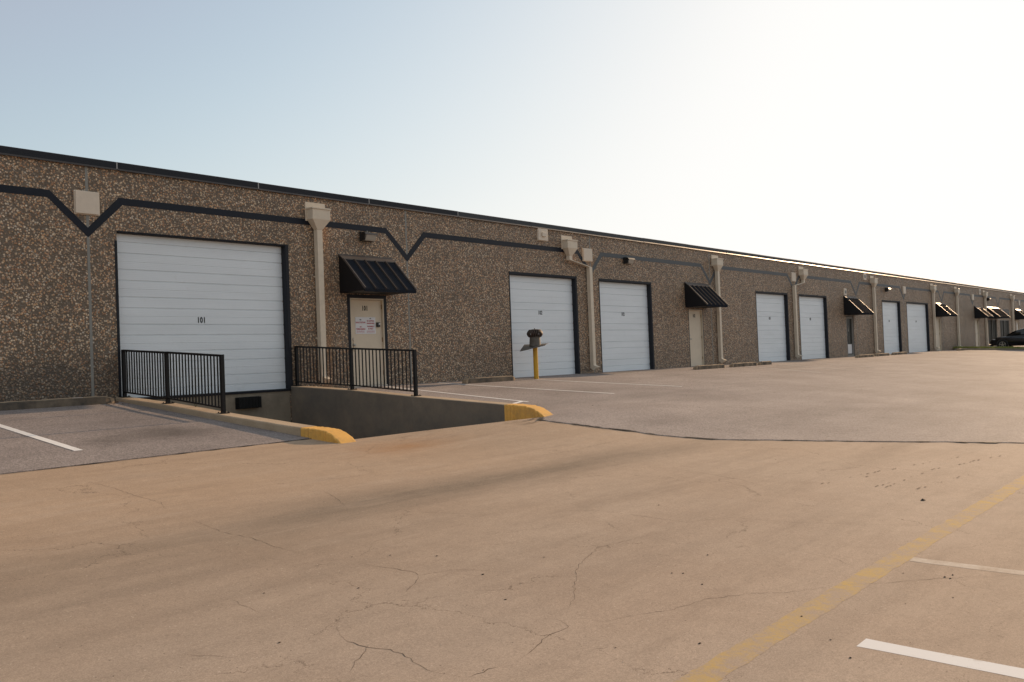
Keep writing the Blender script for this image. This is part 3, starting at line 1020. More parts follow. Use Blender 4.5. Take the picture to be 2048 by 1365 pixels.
d101 = man_door(*MD[0], NAVY, 0.085, '101')
MB().box(13.965, 14.0, 0.030, 0.056, 0.90, 1.22).build('latch_guard', DOORB, d101)
lb = MB().box(14.70, 14.79, 0.0, 0.056, 1.47, 1.585)
lb.build('keypad_lock', PLASTIC, d101, bevel=0.006)
MB().box(14.74, 14.782, -0.004, 0.004, 1.53, 1.56).build('keypad_plate', SIGNW, d101)
man_door(*MD[1], NAVY, 0.02, '102')
man_door(*MD[2], DOORB, 0.03, None)
man_door(*MD[3], DOORB, 0.03, None)
d7 = man_door(*MD[4], DOORB, 0.03, None)
MB().box(86.80, 86.98, 0.045, 0.056, 0.95, 1.85).build('vision_panel', GLASS, d7)


def storefront(x0, x1, zt, z0, n, doorlike=False):
    w = MB().box(x0 + 0.02, x1 - 0.02, 0.085, 0.095, z0 + 0.02, zt - 0.02).build('storefront_window', PANE, bld)
    fr = MB()
    fr.box(x0, x0 + 0.05, 0.02, 0.13, z0, zt)
    fr.box(x1 - 0.05, x1, 0.02, 0.13, z0, zt)
    fr.box(x0 + 0.05, x1 - 0.05, 0.02, 0.13, zt - 0.05, zt)
    fr.box(x0 + 0.05, x1 - 0.05, 0.02, 0.13, z0, z0 + (0.10 if not doorlike else 0.02))
    for k in range(1, n):
        x = x0 + (x1 - x0) * k / n
        fr.box(x - 0.04, x + 0.04, 0.02, 0.13, z0 + 0.1, zt - 0.05)
    fr.build('window_frame', ALU, w)
    random.seed(int(x0))
    x = x0 + 0.1
    while x < x1 - 0.2 and not doorlike:
        MB().box(x, x + 0.13, 0.076, 0.0835, z0 + 0.15, zt - 0.1).build('curtain_strip', CURT, w)
        x += random.choice((0.26, 0.34, 0.5))
    MB().box(x0, x1, 0.16, 0.17, z0, zt).build('dark_interior', DARKIN, w)
    return w


gd = storefront(*GLZ[0], -0.03, 1, True)
g = MB()
g.box(46.40, 46.48, 0.030, 0.085, -0.01, 2.02)
g.box(47.20, 47.28, 0.030, 0.085, -0.01, 2.02)
g.box(46.48, 47.20, 0.030, 0.085, 1.94, 2.02)
g.box(46.48, 47.20, 0.030, 0.085, -0.01, 0.10)
g.build('door_stile', ALU, gd)
MB().box(46.50, 46.56, -0.01, 0.03, 0.72, 1.04).build('door_pull', PLASTIC, gd)
# small ornament shape seen behind the glass of the third door
MB().box(46.53, 47.17, 0.075, 0.083, 0.14, 0.62).build('window_notice', SIGNW, gd)
t_ = MB()
t_.extrude([(46.72, 1.28), (46.86, 1.28), (46.79, 1.62)], 'y', 0.076, 0.083)
t_.build('door_decal', SEAL, gd)
storefront(*GLZ[1], -0.03, 2)
storefront(*GLZ[2], 0.5, 2)
MB().box(80.4, 83.7, -0.02, 0.19, 2.45, 3.0).build('transom_panel', AWNS, bld)


# ------------------------------------------------------------------ no soliciting sign on door 101
sg = thing('notice_sign', (14.36, 0.05, 1.51), 'white metal notice with red lettering on the beige door marked 101', 'sign')
MB().box(-0.315, 0.315, -0.003, 0.003, -0.20, 0.20).build('sign_plate', SIGNW, sg)


def sline(txt, x, z, h, mat=RED, cond=0.74, bold=0.0016):
    return text_part('sign_lettering', txt, h, mat, sg, facing(x, -0.0045, z), cond, bold, 0.0008)


sline('NO', -0.155, 0.135, 0.030, INK)
sline('SOLICITATION', -0.155, 0.070, 0.036, RED, 0.80)
sline('NO', -0.155, -0.035, 0.030, RED)
sline('TRESPASSING', -0.155, -0.088, 0.036, RED, 0.86)
sline('NO', 0.155, 0.165, 0.028, INK)
sline('SE ACEPTAN', 0.155, 0.108, 0.032, RED, 0.80)
sline('VENDEDORES', 0.155, 0.050, 0.032, RED, 0.78)
sline('PROHIBIDO', 0.155, -0.025, 0.032, RED, 0.82)
sline('EL PASO', 0.155, -0.080, 0.032, RED, 0.82)
m = MB()
for cx_, w in ((-0.155, 0.13), (0.155, 0.125)):
    for z in (-0.135, -0.160):
        x = cx_ - w
        while x < cx_ + w - 0.02:
            l = random.uniform(0.015, 0.05)
            m.box(x, min(x + l, cx_ + w), -0.0046, -0.0034, z - 0.005, z + 0.005)
            x += l + 0.010
m.build('sign_small_print', RED, sg)


# ------------------------------------------------------------------ awnings
def awning(x0, x1, zt, zb, depth, label, n=5, group='dark metal awnings over the entrances'):
    w = x1 - x0
    t = thing('awning', (x0, 0, zb), label, 'awning', group)
    h = zt - zb
    s0 = Vector((0, -0.15, h - 0.135))
    s1 = Vector((0, -depth, 0.035))
    d = (s1 - s0)
    nrm = Vector((0, -(s0.z - s1.z), (s0.y - s1.y))).normalized()
    if nrm.z < 0:
        nrm = -nrm
    # triangular sides
    for xa in (0.0, w - 0.012):
        MB().extrude([(-0.004, 0.0), (-0.004, h - 0.02), (-0.14, h - 0.125), (-depth + 0.01, 0.03), (-depth + 0.01, 0.0)], 'x', xa, xa + 0.012).build('side_panel', AWNS, t)
    pw = w / n
    for k in range(n):
        xa, xb_ = k * pw + 0.014, (k + 1) * pw - 0.014
        MB().hexa([(xa, s1.y, s1.z - 0.02), (xb_, s1.y, s1.z - 0.02), (xb_, s0.y, s0.z - 0.02), (xa, s0.y, s0.z - 0.02),
                   (xa, s1.y, s1.z), (xb_, s1.y, s1.z), (xb_, s0.y, s0.z), (xa, s0.y, s0.z)]).build('roof_pan', AWN, t)
    for k in range(n + 1):
        xc = min(max(k * pw, 0.013), w - 0.013)
        a = s0 + Vector((xc, 0, 0))
        b = s1 + Vector((xc, 0, 0))
        q = []
        for hgt in (-0.02, 0.038):
            for (p, sx) in ((b, -1), (b, 1), (a, 1), (a, -1)):
                v = p + nrm * hgt + Vector((sx * 0.0125, 0, 0))
                q.append(v)
        MB().hexa(q).build('rib', AWNR if k in (0, n) else AWNM, t)
    # sloping top cap and front trim
    MB().extrude([(-0.004, h), (-0.02, h), (-0.165, h - 0.115), (-0.165, h - 0.135), (-0.15, h - 0.12), (-0.004, h - 0.03)], 'x', -0.012, w + 0.012).build('top_cap', AWNR, t)
    MB().box(0.012, w - 0.012, -depth - 0.004, -depth + 0.022, -0.03, 0.014).build('front_trim', AWN, t)
    MB().box(0.014, w - 0.014, -depth + 0.03, -0.006, -0.006, 0.004).build('soffit', AWNS, t)
    return t


awning(13.57, 15.20, 3.18, 2.27, 0.88, 'dark ribbed metal awning beside the dock door, with the white notice on the door beneath')
awning(29.80, 31.45, 3.16, 2.22, 0.90, 'dark ribbed metal awning over the beige door marked 102')
awning(46.05, 47.70, 3.10, 2.12, 0.92, 'dark ribbed metal awning over the narrow glass door', 5)
awning(62.25, 63.90, 3.13, 2.20, 0.92, 'sunlit-edged awning right of the widest far white door', 5)
awning(72.40, 74.00, 3.08, 2.18, 0.92, 'small awning just left of the wide awning near the car', 5)
awning(75.95, 79.45, 3.12, 2.20, 0.95, 'wide awning over the dark windows behind the car', 8)
awning(86.00, 87.70, 3.10, 2.20, 0.92, 'farthest awning at the right edge above the parked car', 5)


# ------------------------------------------------------------------ downspouts
def downspout(x, label, jog=0.0, zj=3.55, zbot=0.22, hw=0.25):
    t = thing('downspout', (x + jog, 0, 0), label, 'downspout', 'beige downspouts on the warehouse wall')
    o = -jog
    # wall plate
    MB().box(o - hw - 0.03, o + hw + 0.03, -0.022, -0.001, 3.88, 4.31).build('wall_plate', BEIGE, t, bevel=0.004)
    hd = MB()
    D = 0.24
    hd.loft([[(o - 0.075, -0.16, 3.68), (o + 0.075, -0.16, 3.68), (o + 0.075, -0.03, 3.68), (o - 0.075, -0.03, 3.68)],
             [(o - hw, -D, 3.905), (o + hw, -D, 3.905), (o + hw, -0.024, 3.905), (o - hw, -0.024, 3.905)],
             [(o - hw, -D, 4.13), (o + hw, -D, 4.13), (o + hw, -0.024, 4.13), (o - hw, -0.024, 4.13)]])
    hd.build('conductor_head', BEIGE, t, bevel=0.003)
    MB().box(o - hw - 0.018, o + hw + 0.018, -D - 0.02, -0.024, 4.131, 4.165).build('head_rim', BEIGE, t, bevel=0.003)
    wq, y0, y1 = 0.075, -0.155, -0.025

    def ring(xc, z, dy=0.0):
        return [(xc - wq, y0 + dy, z), (xc + wq, y0 + dy, z), (xc + wq, y1 + dy, z), (xc - wq, y1 + dy, z)]
    p = MB()
    if jog:
        p.loft([ring(o, 3.679), ring(o, zj), ring(0, zj - 0.17), ring(0, zbot + 0.10)])
    else:
        p.loft([ring(o, 3.679), ring(0, zbot + 0.10)])
    p.build('pipe', BEIGE, t, bevel=0.004)
    e = MB()
    e.loft([[(-wq, y0, zbot + 0.10), (wq, y0, zbot + 0.10), (wq, y1, zbot + 0.10), (-wq, y1, zbot + 0.10)],
            [(-wq, y0 - 0.01, zbot + 0.04), (wq, y0 - 0.01, zbot + 0.04), (wq, y1, zbot - 0.04), (-wq, y1, zbot - 0.04)],
            [(-wq, y0 - 0.16, zbot - 0.02), (wq, y0 - 0.16, zbot - 0.02), (wq, y1 - 0.12, zbot - 0.13), (-wq, y1 - 0.12, zbot - 0.13)]])
    e.build('outlet_elbow', BEIGE, t, bevel=0.003)
    for z in (1.2, 2.6):
        MB().box(-wq - 0.03, wq + 0.03, -0.024, -0.002, z, z + 0.03).build('strap', BEIGE, t)
    return t


downspout(12.93, 'beige downspout between the door marked 101 and the dock roll door', 0, zbot=0.30)
downspout(22.55, 'beige downspout with a sideways jog between the two doors marked 102', 1.05, 3.55)
downspout(32.28, 'straight beige downspout just right of the second awning', 0, zbot=0.2)
downspout(40.75, 'beige downspout jogging left between the two doors marked 103', -1.05, 3.55, zbot=0.2)
downspout(50.45, 'beige downspout right of the awning over the glass door', 0, zbot=0.2)
downspout(61.75, 'beige downspout left of the fourth awning', 0, zbot=0.2)
downspout(67.45, 'far beige downspout on the blank wall beyond the fourth awning', 0, zbot=0.2)
downspout(75.45, 'far beige downspout between the small and the wide awning', 0, zbot=0.2)
downspout(84.80, 'farthest beige downspout just left of the last awning', 0, zbot=0.2)


# ------------------------------------------------------------------ boxes and lamps on the wall
def wall_box(x0, x1, z0, z1, label, kind=0):
    t = thing('wall_box', ((x0 + x1) / 2, 0, z0), label, 'wall box', 'beige cover boxes on the warehouse wall')
    w, h = (x1 - x0) / 2, z1 - z0
    MB().box(-w, w, -0.055, -0.006, 0, h).build('cover', BEIGE2, t, bevel=0.01, seg=2)
    MB().box(-w - 0.012, w + 0.012, -0.012, -0.0005, -0.012, h + 0.012).build('back_flange', BEIGE2, t)
    if kind == 1:
        MB().box(-0.09, 0.09, -0.11, -0.0555, h * 0.32, h * 0.68).build('junction_box', BEIGE2, t, bevel=0.006)
    if kind == 2:
        MB().box(-0.11, 0.11, -0.062, -0.0555, h * 0.28, h * 0.72).build('vent_louvre', SEAL, t)
    return t


wall_box(7.50, 7.94, 3.545, 3.96, 'square beige cover plate above the V at the far left')
wall_box(21.10, 21.56, 4.07, 4.47 - 0.05, 'beige plate with a small junction box above the first door marked 102', 1)
wall_box(23.38, 23.86, 3.58, 3.98, 'beige cover plate between the two downspout ends above doors marked 102')
wall_box(39.60, 40.05, 3.58, 3.98, 'beige cover plate left of the jogging downspout between doors marked 103')
wall_box(46.08, 46.44, 3.12, 3.47, 'pale louvred box standing just above the third awning', 2)
wall_box(49.05, 49.48, 4.03, 4.40, 'pale box under the roof edge left of the fifth downspout', 2)
wall_box(55.78, 56.26, 3.50, 3.92, 'beige cover plate in the V between the two doors marked 104')
wall_box(71.80, 72.30, 3.50, 3.92, 'far cover plate above the left end of the small awning')
wall_box(73.92, 74.42, 3.97, 4.36, 'far pale box high under the roof edge beside a downspout', 2)
wall_box(87.6, 88.1, 3.42, 3.83, 'farthest cover plate above the last awning')


def wall_lamp(x, z, label):
    t = thing('wall_lamp', (x, 0, z), label, 'wall lamp', 'wall pack lamps under the stripe')
    MB().loft([[(-0.20, -0.002, -0.11), (0.20, -0.002, -0.11), (0.20, -0.002, 0.11), (-0.20, -0.002, 0.11)],
               [(-0.20, -0.06, -0.11), (0.20, -0.06, -0.11), (0.20, -0.06, 0.11), (-0.20, -0.06, 0.11)]]).build('back_housing', PLASTIC, t, bevel=0.006)
    MB().extrude([(-0.061, 0.085), (-0.061, 0.11), (-0.20, 0.085), (-0.235, 0.03), (-0.225, 0.03), (-0.19, 0.072)], 'x', -0.20, 0.20).build('hood', PLASTIC, t)
    MB().loft([[(-0.185, -0.061, -0.10), (0.185, -0.061, -0.10), (0.185, -0.061, 0.084), (-0.185, -0.061, 0.084)],
               [(-0.17, -0.15, -0.10), (0.17, -0.15, -0.10), (0.17, -0.185, 0.070), (-0.17, -0.185, 0.070)],
               [(-0.15, -0.17, -0.07), (0.15, -0.17, -0.07), (0.15, -0.222, 0.028), (-0.15, -0.222, 0.028)]]).build('glass_lens', LENS, t)
    MB().box(-0.202, -0.186, -0.21, -0.062, -0.10, 0.075).build('side_shield', PLASTIC, t)
    k = MB()
    k.tube((0.02, -0.035, 0.11), (0.02, -0.035, 0.15), 0.022, 0.018, 10)
    k.build('photocell', SEAL, t)
    return t


wall_lamp(14.42, 3.64, 'black wall lamp above the first awning beside the door marked 101')
wall_lamp(25.92, 3.72, 'black wall lamp on the stripe above the second door marked 102')
wall_lamp(52.75, 3.62, 'black wall lamp above the first door marked 104')
wall_lamp(76.55, 3.66, 'tiny far wall lamp above the wide awning')


# ------------------------------------------------------------------ dock walls, bumpers, railings
def dock_wall(x0, x1, prof, ysplit, label):
    t = thing('dock_wall', ((x0 + x1) / 2, 0, 0), label, 'retaining wall', 'concrete walls beside the loading dock')
    xa, xb_ = x0 - (x0 + x1) / 2, x1 - (x0 + x1) / 2

    def part(ya, yb, name, mat, grow):
        ys = [p[0] for p in prof]
        zs = [p[1] for p in prof]
        st = sorted({y for y in ys if yb < y < ya} | {ya, yb} | {ya + (yb - ya) * i / 24 for i in range(25)}, reverse=True)
        rings = []
        for y in st:
            z = interp(-y, [-q for q in ys], zs)
            j = random.uniform(-0.004, 0.004) * (2.4 if grow else 1.0)
            b = 0.018
            rings.append([(xa - grow, y, -1.45), (xa - grow + j, y, z - b - 0.003), (xa + 0.006, y, z - b * 0.35), (xa + b, y, z + j * 0.6), (xb_ - b, y, z + j * 0.6), (xb_ - 0.006, y, z - b * 0.35),
                          (xb_ + grow + j, y, z - b - 0.003), (xb_ + grow, y, -1.45)])
        MBo = MB()
        MBo.loft(rings)
        o = MBo.build(name, mat, t, smooth=False)
        # mesh is written in world-aligned offsets; shift texture space is not needed
        return o
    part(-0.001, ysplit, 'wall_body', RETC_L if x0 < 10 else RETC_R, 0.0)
    part(ysplit - 0.0005, prof[-1][0], 'painted_end', YEL, 0.001)
    return t


def dockmat(name, shift):
    """retaining concrete whose darker dock face is given in the wall's own coordinates"""
    t = NT(name)
    n = t.noise(1.3, 7, 0.65)
    c = t.ramp(n, [(0.28, (0.37, 0.275, 0.185)), (0.5, (0.45, 0.335, 0.225)), (0.75, (0.52, 0.40, 0.28))])
    c = t.mix(1.0, c, t.ramp(t.noise(60, 3), [(0.3, 0.85), (0.7, 1.1)]), 'MULTIPLY')
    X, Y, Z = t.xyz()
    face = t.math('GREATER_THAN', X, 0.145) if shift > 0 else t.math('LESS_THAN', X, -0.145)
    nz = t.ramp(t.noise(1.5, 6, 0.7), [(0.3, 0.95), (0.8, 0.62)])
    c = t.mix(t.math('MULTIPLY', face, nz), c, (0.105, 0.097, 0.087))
    # scrapes
    sc = t.noise(1.0, 5, 0.7, t.mapped((1, 1.2, 16.0), rot=(math.radians(12), 0, 0)))
    c = t.mix(t.math('MULTIPLY', face, t.ramp(sc, [(0.66, 0.0), (0.74, 0.25)])), c, (0.30, 0.25, 0.2))
    t.bump(t.noise(90, 3), 0.3, 0.006)
    return t.set(c, 0.85, 0.0, 0.3)


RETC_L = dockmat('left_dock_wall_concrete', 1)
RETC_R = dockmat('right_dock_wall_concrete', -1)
PROFL = [(0.0, 0.14), (-1.7, 0.02), (-3.4, -0.135), (-5.0, -0.265), (-5.65, -0.315), (-6.0, -0.335), (-6.18, -0.352), (-6.30, -0.385), (-6.44, -0.45), (-6.56, -0.54), (-6.60, -0.60)]
PROFR = [(0.0, 0.16), (-2.0, 0.06), (-3.9, -0.08), (-6.2, -0.225), (-6.5, -0.240), (-6.68, -0.258), (-6.86, -0.305), (-7.00, -0.375), (-7.10, -0.45), (-7.13, -0.56)]
dock_wall(8.15, 8.45, PROFL, -5.63, 'low concrete dock wall with a yellow end, left of the loading dock')
dock_wall(12.10, 12.40, PROFR, -6.20, 'concrete dock wall with a yellow end, right of the loading dock')

for x, lab in ((10.98, 'black rubber dock bumper at the middle of the dock face'), (9.0, 'black rubber dock bumper behind the left railing')):
    t = thing('dock_bumper', (x, 0, -0.25), lab, 'dock bumper', 'rubber dock bumpers')
    for k in range(7):
        MB().box(-0.27 + k * 0.078, -0.27 + k * 0.078 + 0.074, -0.13, -0.02, 0, 0.235).build('rubber_pad', RUBBER, t, bevel=0.004)
    MB().box(-0.285, 0.29, -0.02, -0.001, -0.005, 0.24).build('back_plate', PLASTIC, t)


def railing(x, stations, label, bays):
    """stations: (y, z of wall top, z of rail top)"""
    t = thing('railing', (x, stations[0][0], stations[0][1]), label, 'railing', 'black picket railings beside the dock')
    O = Vector((x, stations[0][0], stations[0][1]))
    for i, (y, zb, zt) in enumerate(stations):
        w = 0.030
        MB().box(-w, w, y - O.y - w, y - O.y + w, zb - O.z, zt - O.z).build('post', RAILM, t)
        bp = MB().box(-0.075, 0.075, y - O.y - 0.075, y - O.y + 0.075, zb - O.z - 0.004, zb - O.z + 0.010)
        for sx in (-0.055, 0.055):
            for sy in (-0.055, 0.055):
                bp.tube((sx, y - O.y + sy, zb - O.z + 0.01), (sx, y - O.y + sy, zb - O.z + 0.028), 0.009, n=6)
        bp.build('base_plate', RAILM, t)
    for i, n in enumerate(bays):
        (ya, zba, zta), (yb, zbb, ztb) = stations[i], stations[i + 1]
        a = Vector((0, ya - O.y - 0.03, zta - O.z - 0.018))
        b = Vector((0, yb - O.y + 0.03, ztb - O.z - 0.018))
        MB().bar(a + Vector((0, 0.06, 0)) * 0, b, 0.044, 0.036).build('top_rail', RAILM, t)
        c = Vector((0, ya - O.y - 0.03, zba - O.z + 0.09))
        d = Vector((0, yb - O.y + 0.03, zbb - O.z + 0.09))
        MB().bar(c, d, 0.032, 0.026).build('bottom_rail', RAILM, t)
        for k in range(1, n + 1):
            f = k / (n + 1)
            p0 = c + (d - c) * f
            p1 = a + (b - a) * f
            MB().box(-0.0095, 0.0095, p0.y - 0.0095, p0.y + 0.0095, p0.z + 0.01, p1.z - 0.017).build('picket', RAILM, t)
    # horizontal end cap of the top rail
    return t


railing(8.30, [(-0.06, 0.142, 1.035), (-1.62, 0.026, 0.945), (-3.37, -0.132, 0.835)], 'black picket railing on the low dock wall at the left', (15, 16))
railing(12.24, [(-0.06, 0.16, 1.045), (-1.92, 0.062, 0.935), (-3.82, -0.075, 0.83)], 'black picket railing on the dock wall in front of door 101', (15, 16))


# ------------------------------------------------------------------ wheel stops
def wheel_stop(x0, x1, y, label, mat=None, group='concrete wheel stops along the wall'):
    xc = (x0 + x1) / 2
    t = thing('wheel_stop', (xc, y, G(xc, y) + 0.013), label, 'wheel stop', group, math.atan2(0, 1))
    L = (x1 - x0) / 2
    rings = []
    random.seed(int(x0 * 10))
    N = 16
    for k in range(N + 1):
        s = -L + 2 * L * k / N
        e = 0.10 if k in (0, N) else 0.0
        hh = 0.135 - (0.05 if k in (0, N) else 0.0) + random.uniform(-0.006, 0.006)
        d = random.uniform(-0.005, 0.005)
        dz = G(xc + s, y) - G(xc, y)
        rings.append([(s, -0.10 + e * 0.3 + d, dz - 0.02), (s, -0.092 + e * 0.3 + d, dz + hh - 0.025), (s, -0.068, dz + hh), (s, 0.06, dz + hh), (s, 0.08, dz + hh - 0.03), (s, 0.10, dz - 0.02)])
    body = MB().loft(rings)
    body.build('concrete_block', mat or STOPC, t)
    for sx in (-L * 0.6, L * 0.6):
        k = MB()
        zz = G(xc + sx, y) - G(xc, y)
        k.tube((sx, 0.0, zz + 0.12), (sx, 0.0, zz + 0.142), 0.018, n=8)
        k.build('anchor_pin', RUSTY, t)
    return t


ws = wheel_stop(5.2, 7.95, -0.30, 'long concrete wheel stop with a white dab at the far left')
MB().box(0.62, 0.80, -0.075, 0.06, 0.06, 0.1375).build('white_dab', WLINE3, ws)
wheel_stop(17.0, 18.95, -0.66, 'dark weathered wheel stop left of the yellow post')
wheel_stop(28.3, 30.45, -1.12, 'wheel stop in front of the door marked 102')
wheel_stop(31.1, 33.2, -1.10, 'wheel stop below the third downspout, right of the door marked 102')
wheel_stop(33.6, 34.6, -1.06, 'short broken wheel stop left of the first door marked 103')
wheel_stop(45.3, 47.7, -0.80, 'pale wheel stop in front of the glass door')
wheel_stop(48.2, 50.4, -0.72, 'middle one of three pale wheel stops, below the fifth downspout')
wheel_stop(51.3, 53.6, -0.66, 'pale wheel stop in front of the first door marked 104')
wheel_stop(63.9, 66.2, -0.85, 'tan wheel stop at the tip of the grass island')

# ------------------------------------------------------------------ yellow post with a roof turbine vent on top
yp = thing('vent_post', (19.98, -0.65, G(19.98, -0.65) + 0.012), 'yellow post with a rusty round turbine vent on top, before the first door marked 102', 'vent post')
m = MB()
m.tube((0, 0, -0.05), (0, 0, 0.93), 0.068, n=20, caps=True)
m.build('post', YELP, yp, smooth=False)
fl = MB()
N = 8
rows = []
for i in range(N + 1):
    row = []
    for j in range(N + 1):
        x, y = -0.36 + 0.72 * i / N, -0.36 + 0.72 * j / N
        z = 0.935 + 0.17 * x - 0.10 * y - 0.16 * (x * x) + 0.16 * max(0, x) ** 1.0 * 0.2 + 0.25 * y * x
        row.append((x, y, z))
    rows.append(row)
top = [[(x, y, z + 0.006) for x, y, z in r] for r in rows]
fl.grid(rows).grid(top)
for edge in ([(0, j) for j in range(N + 1)], [(N, j) for j in range(N + 1)], [(i, 0) for i in range(N + 1)], [(i, N) for i in range(N + 1)]):
    for (a, b) in zip(edge[:-1], edge[1:]):
        fl.quad(rows[a[0]][a[1]], rows[b[0]][b[1]], top[b[0]][b[1]], top[a[0]][a[1]])
fp = fl.build('base_flange', GALV, yp, smooth=False)
fp.rotation_euler = (0, 0, math.radians(28))
fp.location = (-0.02, 0.0, 0.0)
m = MB()
m.tube((0, 0, 0.92), (0.01, 0, 1.18), 0.165, 0.150, n=24)
m.build('throat', GALV, yp, smooth=False)
m = MB()
m.tube((0.01, 0, 1.175), (0.01, 0, 1.19), 0.17, 0.17, n=24)
m.tube((0.01, 0, 1.390), (0.01, 0, 1.405), 0.15, 0.07, n=20)
m.tube((0.01, 0, 1.40), (0.01, 0, 1.432), 0.018, 0.012, n=10)
m.build('turbine_cap', GALV, yp)
NF = 22
for k in range(NF):
    a = 2 * math.pi * k / NF
    rows = []
    for j in range(8):
        u = j / 7
        r = 0.150 + 0.078 * math.sin(math.pi * (0.10 + 0.80 * u)) - 0.02 * u * u
        z = 1.182 + 0.212 * u
        c0, c1 = a + 0.35 * u, a + 0.35 * u + 0.21
        rows.append([(0.01 + r * math.cos(c0), r * math.sin(c0), z), (0.01 + (r + 0.008) * math.cos((c0 + c1) / 2), (r + 0.008) * math.sin((c0 + c1) / 2), z), (0.01 + (r - 0.016) * math.cos(c1), (r - 0.016) * math.sin(c1), z)])
    MB().grid(rows).build('turbine_fin', RUSTY, yp, smooth=True)
m = MB()
m.tube((0.01, 0, 1.18), (0.01, 0, 1.39), 0.12, 0.09, n=16)
m.build('turbine_core', DARKIN, yp)

# ------------------------------------------------------------------ weed and litter at the left dock wall
GRASSM = painted('grass_green', (0.30, 0.31, 0.08), 0.7, 0.3, 0.3, scale=1.5)
WEEDM = painted('weed_green', (0.07, 0.075, 0.03), 0.7, 0.2, 0.3, scale=9)
LEAFM = painted('dry_leaf', (0.24, 0.13, 0.07), 0.8, 0.4, 0.3, scale=30)
wd_ = thing('weed', (8.40, -2.35, -0.045), 'small weed sprouting on the left dock wall under the railing', 'weed')
random.seed(5)
st = MB()
lf = MB()
for k in range(5):
    a = random.uniform(0, 6.28)
    tip = Vector((0.07 * math.cos(a), 0.09 * math.sin(a), random.uniform(0.10, 0.19)))
    st.tube((0, 0, 0), tip, 0.003, 0.0015, 5)
    for q in range(3):
        p = tip * (0.55 + 0.22 * q)
        b = a + random.uniform(-1.2, 1.2)
        d = Vector((math.cos(b), math.sin(b), 0.25)) * 0.055
        sd = Vector((-d.y, d.x, 0)) * 0.22
        lf.quad(p, p + d * 0.5 + sd, p + d, p + d * 0.5 - sd)
st.build('stem', WEEDM, wd_)
lf.build('leaf', WEEDM, wd_, fix=False)
m = MB()
for k in range(90):
    x, y = 8.1 - abs(random.gauss(0, 0.28)), -0.15 - abs(random.gauss(0, 0.25))
    z = G(x, y) + 0.014
    a = random.uniform(0, 6.28)
    r = random.uniform(0.012, 0.035)
    m.quad((x, y, z), (x + r * math.cos(a), y + r * math.sin(a), z + random.uniform(0, 0.02)), (x + r * 1.3 * math.cos(a + 0.6), y + r * 1.3 * math.sin(a + 0.6), z + 0.004), (x + r * 0.6 * math.cos(a + 1.2), y + r * 0.6 * math.sin(a + 1.2), z + random.uniform(0, 0.015)))
tag(m.build('leaf_litter', LEAFM, fix=False), 'dry leaves blown into the corner beside the left dock wall', 'leaf litter', kind='stuff')

# ------------------------------------------------------------------ grass island with its kerb, and the car
edge = [(65.9, -0.20), (66.5, -0.75), (67.6, -1.55), (69.0, -2.55), (70.0, -3.5), (70.6, -5.0), (70.8, -7.5), (70.85, -10.5)]
KERB = painted('kerb_concrete', (0.22, 0.18, 0.13), 0.9, 0.2, 0.2, scale=3, dirt=0.5)
k = MB()
for off, z in ((0, 0),):
    rings = []
    for i, (x, y) in enumerate(edge):
        g = G(x, y)
        rings.append([(x, y, g - 0.1), (x, y, g + 0.12), (x + 0.14, y + 0.05, g + 0.13), (x + 0.14, y + 0.05, g - 0.1)])
    k.loft(rings)
tag(k.build('kerb', KERB), kind='structure')
isl = MB()
isl.grid([[(x + 0.13, y + 0.05, G(x, y) + 0.11), (min(x + 1.3, 71.0) if i else x + 0.4, y + 0.4 if i > 0 else y, G(x, y) + 0.13)] for i, (x, y) in enumerate(edge)])
tag(isl.build('island_soil', EARTH), kind='structure')
gr_ = MB()
random.seed(21)
for k in range(7000):
    s = random.uniform(0, len(edge) - 1.001)
    i = int(s)
    t = s - i
    x = edge[i][0] + (edge[i + 1][0] - edge[i][0]) * t
    y = edge[i][1] + (edge[i + 1][1] - edge[i][1]) * t
    wmax = min(1.2, 71.0 - x) if i > 0 else 0.5
    x2 = x + 0.13 + random.uniform(0, max(0.1, wmax - 0.1))
    y2 = y + random.uniform(0, 0.3)
    z = G(x, y) + 0.11
    h = random.uniform(0.06, 0.17)
    a = random.uniform(0, 3.14)
    w = 0.02
    gr_.quad((x2 - w * math.cos(a), y2 - w * math.sin(a), z), (x2 + w * math.cos(a), y2 + w * math.sin(a), z), (x2 + random.uniform(-0.05, 0.05), y2 + random.uniform(-0.05, 0.05), z + h))
tag(gr_.build('grass', GRASSM, fix=False), 'strip of sunlit green grass on the kerbed island at the far right', 'grass', kind='stuff')

# black saloon, nose to the wall
car = thing('parked_car', (72.15, -3.4, -0.15), 'black saloon car parked nose to the wall at the far right', 'car', rz=math.radians(90))
# local: +x forward (towards the wall)
sec = [  # x, half width, z low, z belt/top
    (-2.30, 0.66, 0.42, 0.74), (-2.22, 0.78, 0.30, 0.88), (-1.75, 0.86, 0.22, 0.98), (-1.05, 0.89, 0.20, 0.98), (0.0, 0.90, 0.20, 0.96), (0.75, 0.90, 0.20, 0.96),
    (1.2, 0.88, 0.22, 0.93), (1.75, 0.85, 0.24, 0.86), (2.10, 0.79, 0.26, 0.78), (2.26, 0.68, 0.34, 0.68), (2.31, 0.52, 0.42, 0.58)]
rings = []
for x, w, zl, zt in sec:
    half = [(0.0, zt + 0.03), (0.55 * w, zt + 0.025), (0.88 * w, zt - 0.01), (0.985 * w, zt - 0.09), (w, zl + (zt - zl) * 0.55), (0.97 * w, zl + 0.10), (0.86 * w, zl), (0.0, zl)]
    rings.append([(x, y, z) for y, z in half] + [(x, -y, z) for y, z in reversed(half[1:-1])])
body = MB().loft(rings)
bo = body.build('body', CARP, car, smooth=True)
sm = bo.modifiers.new('smooth', 'SUBSURF')
sm.levels = sm.render_levels = 1
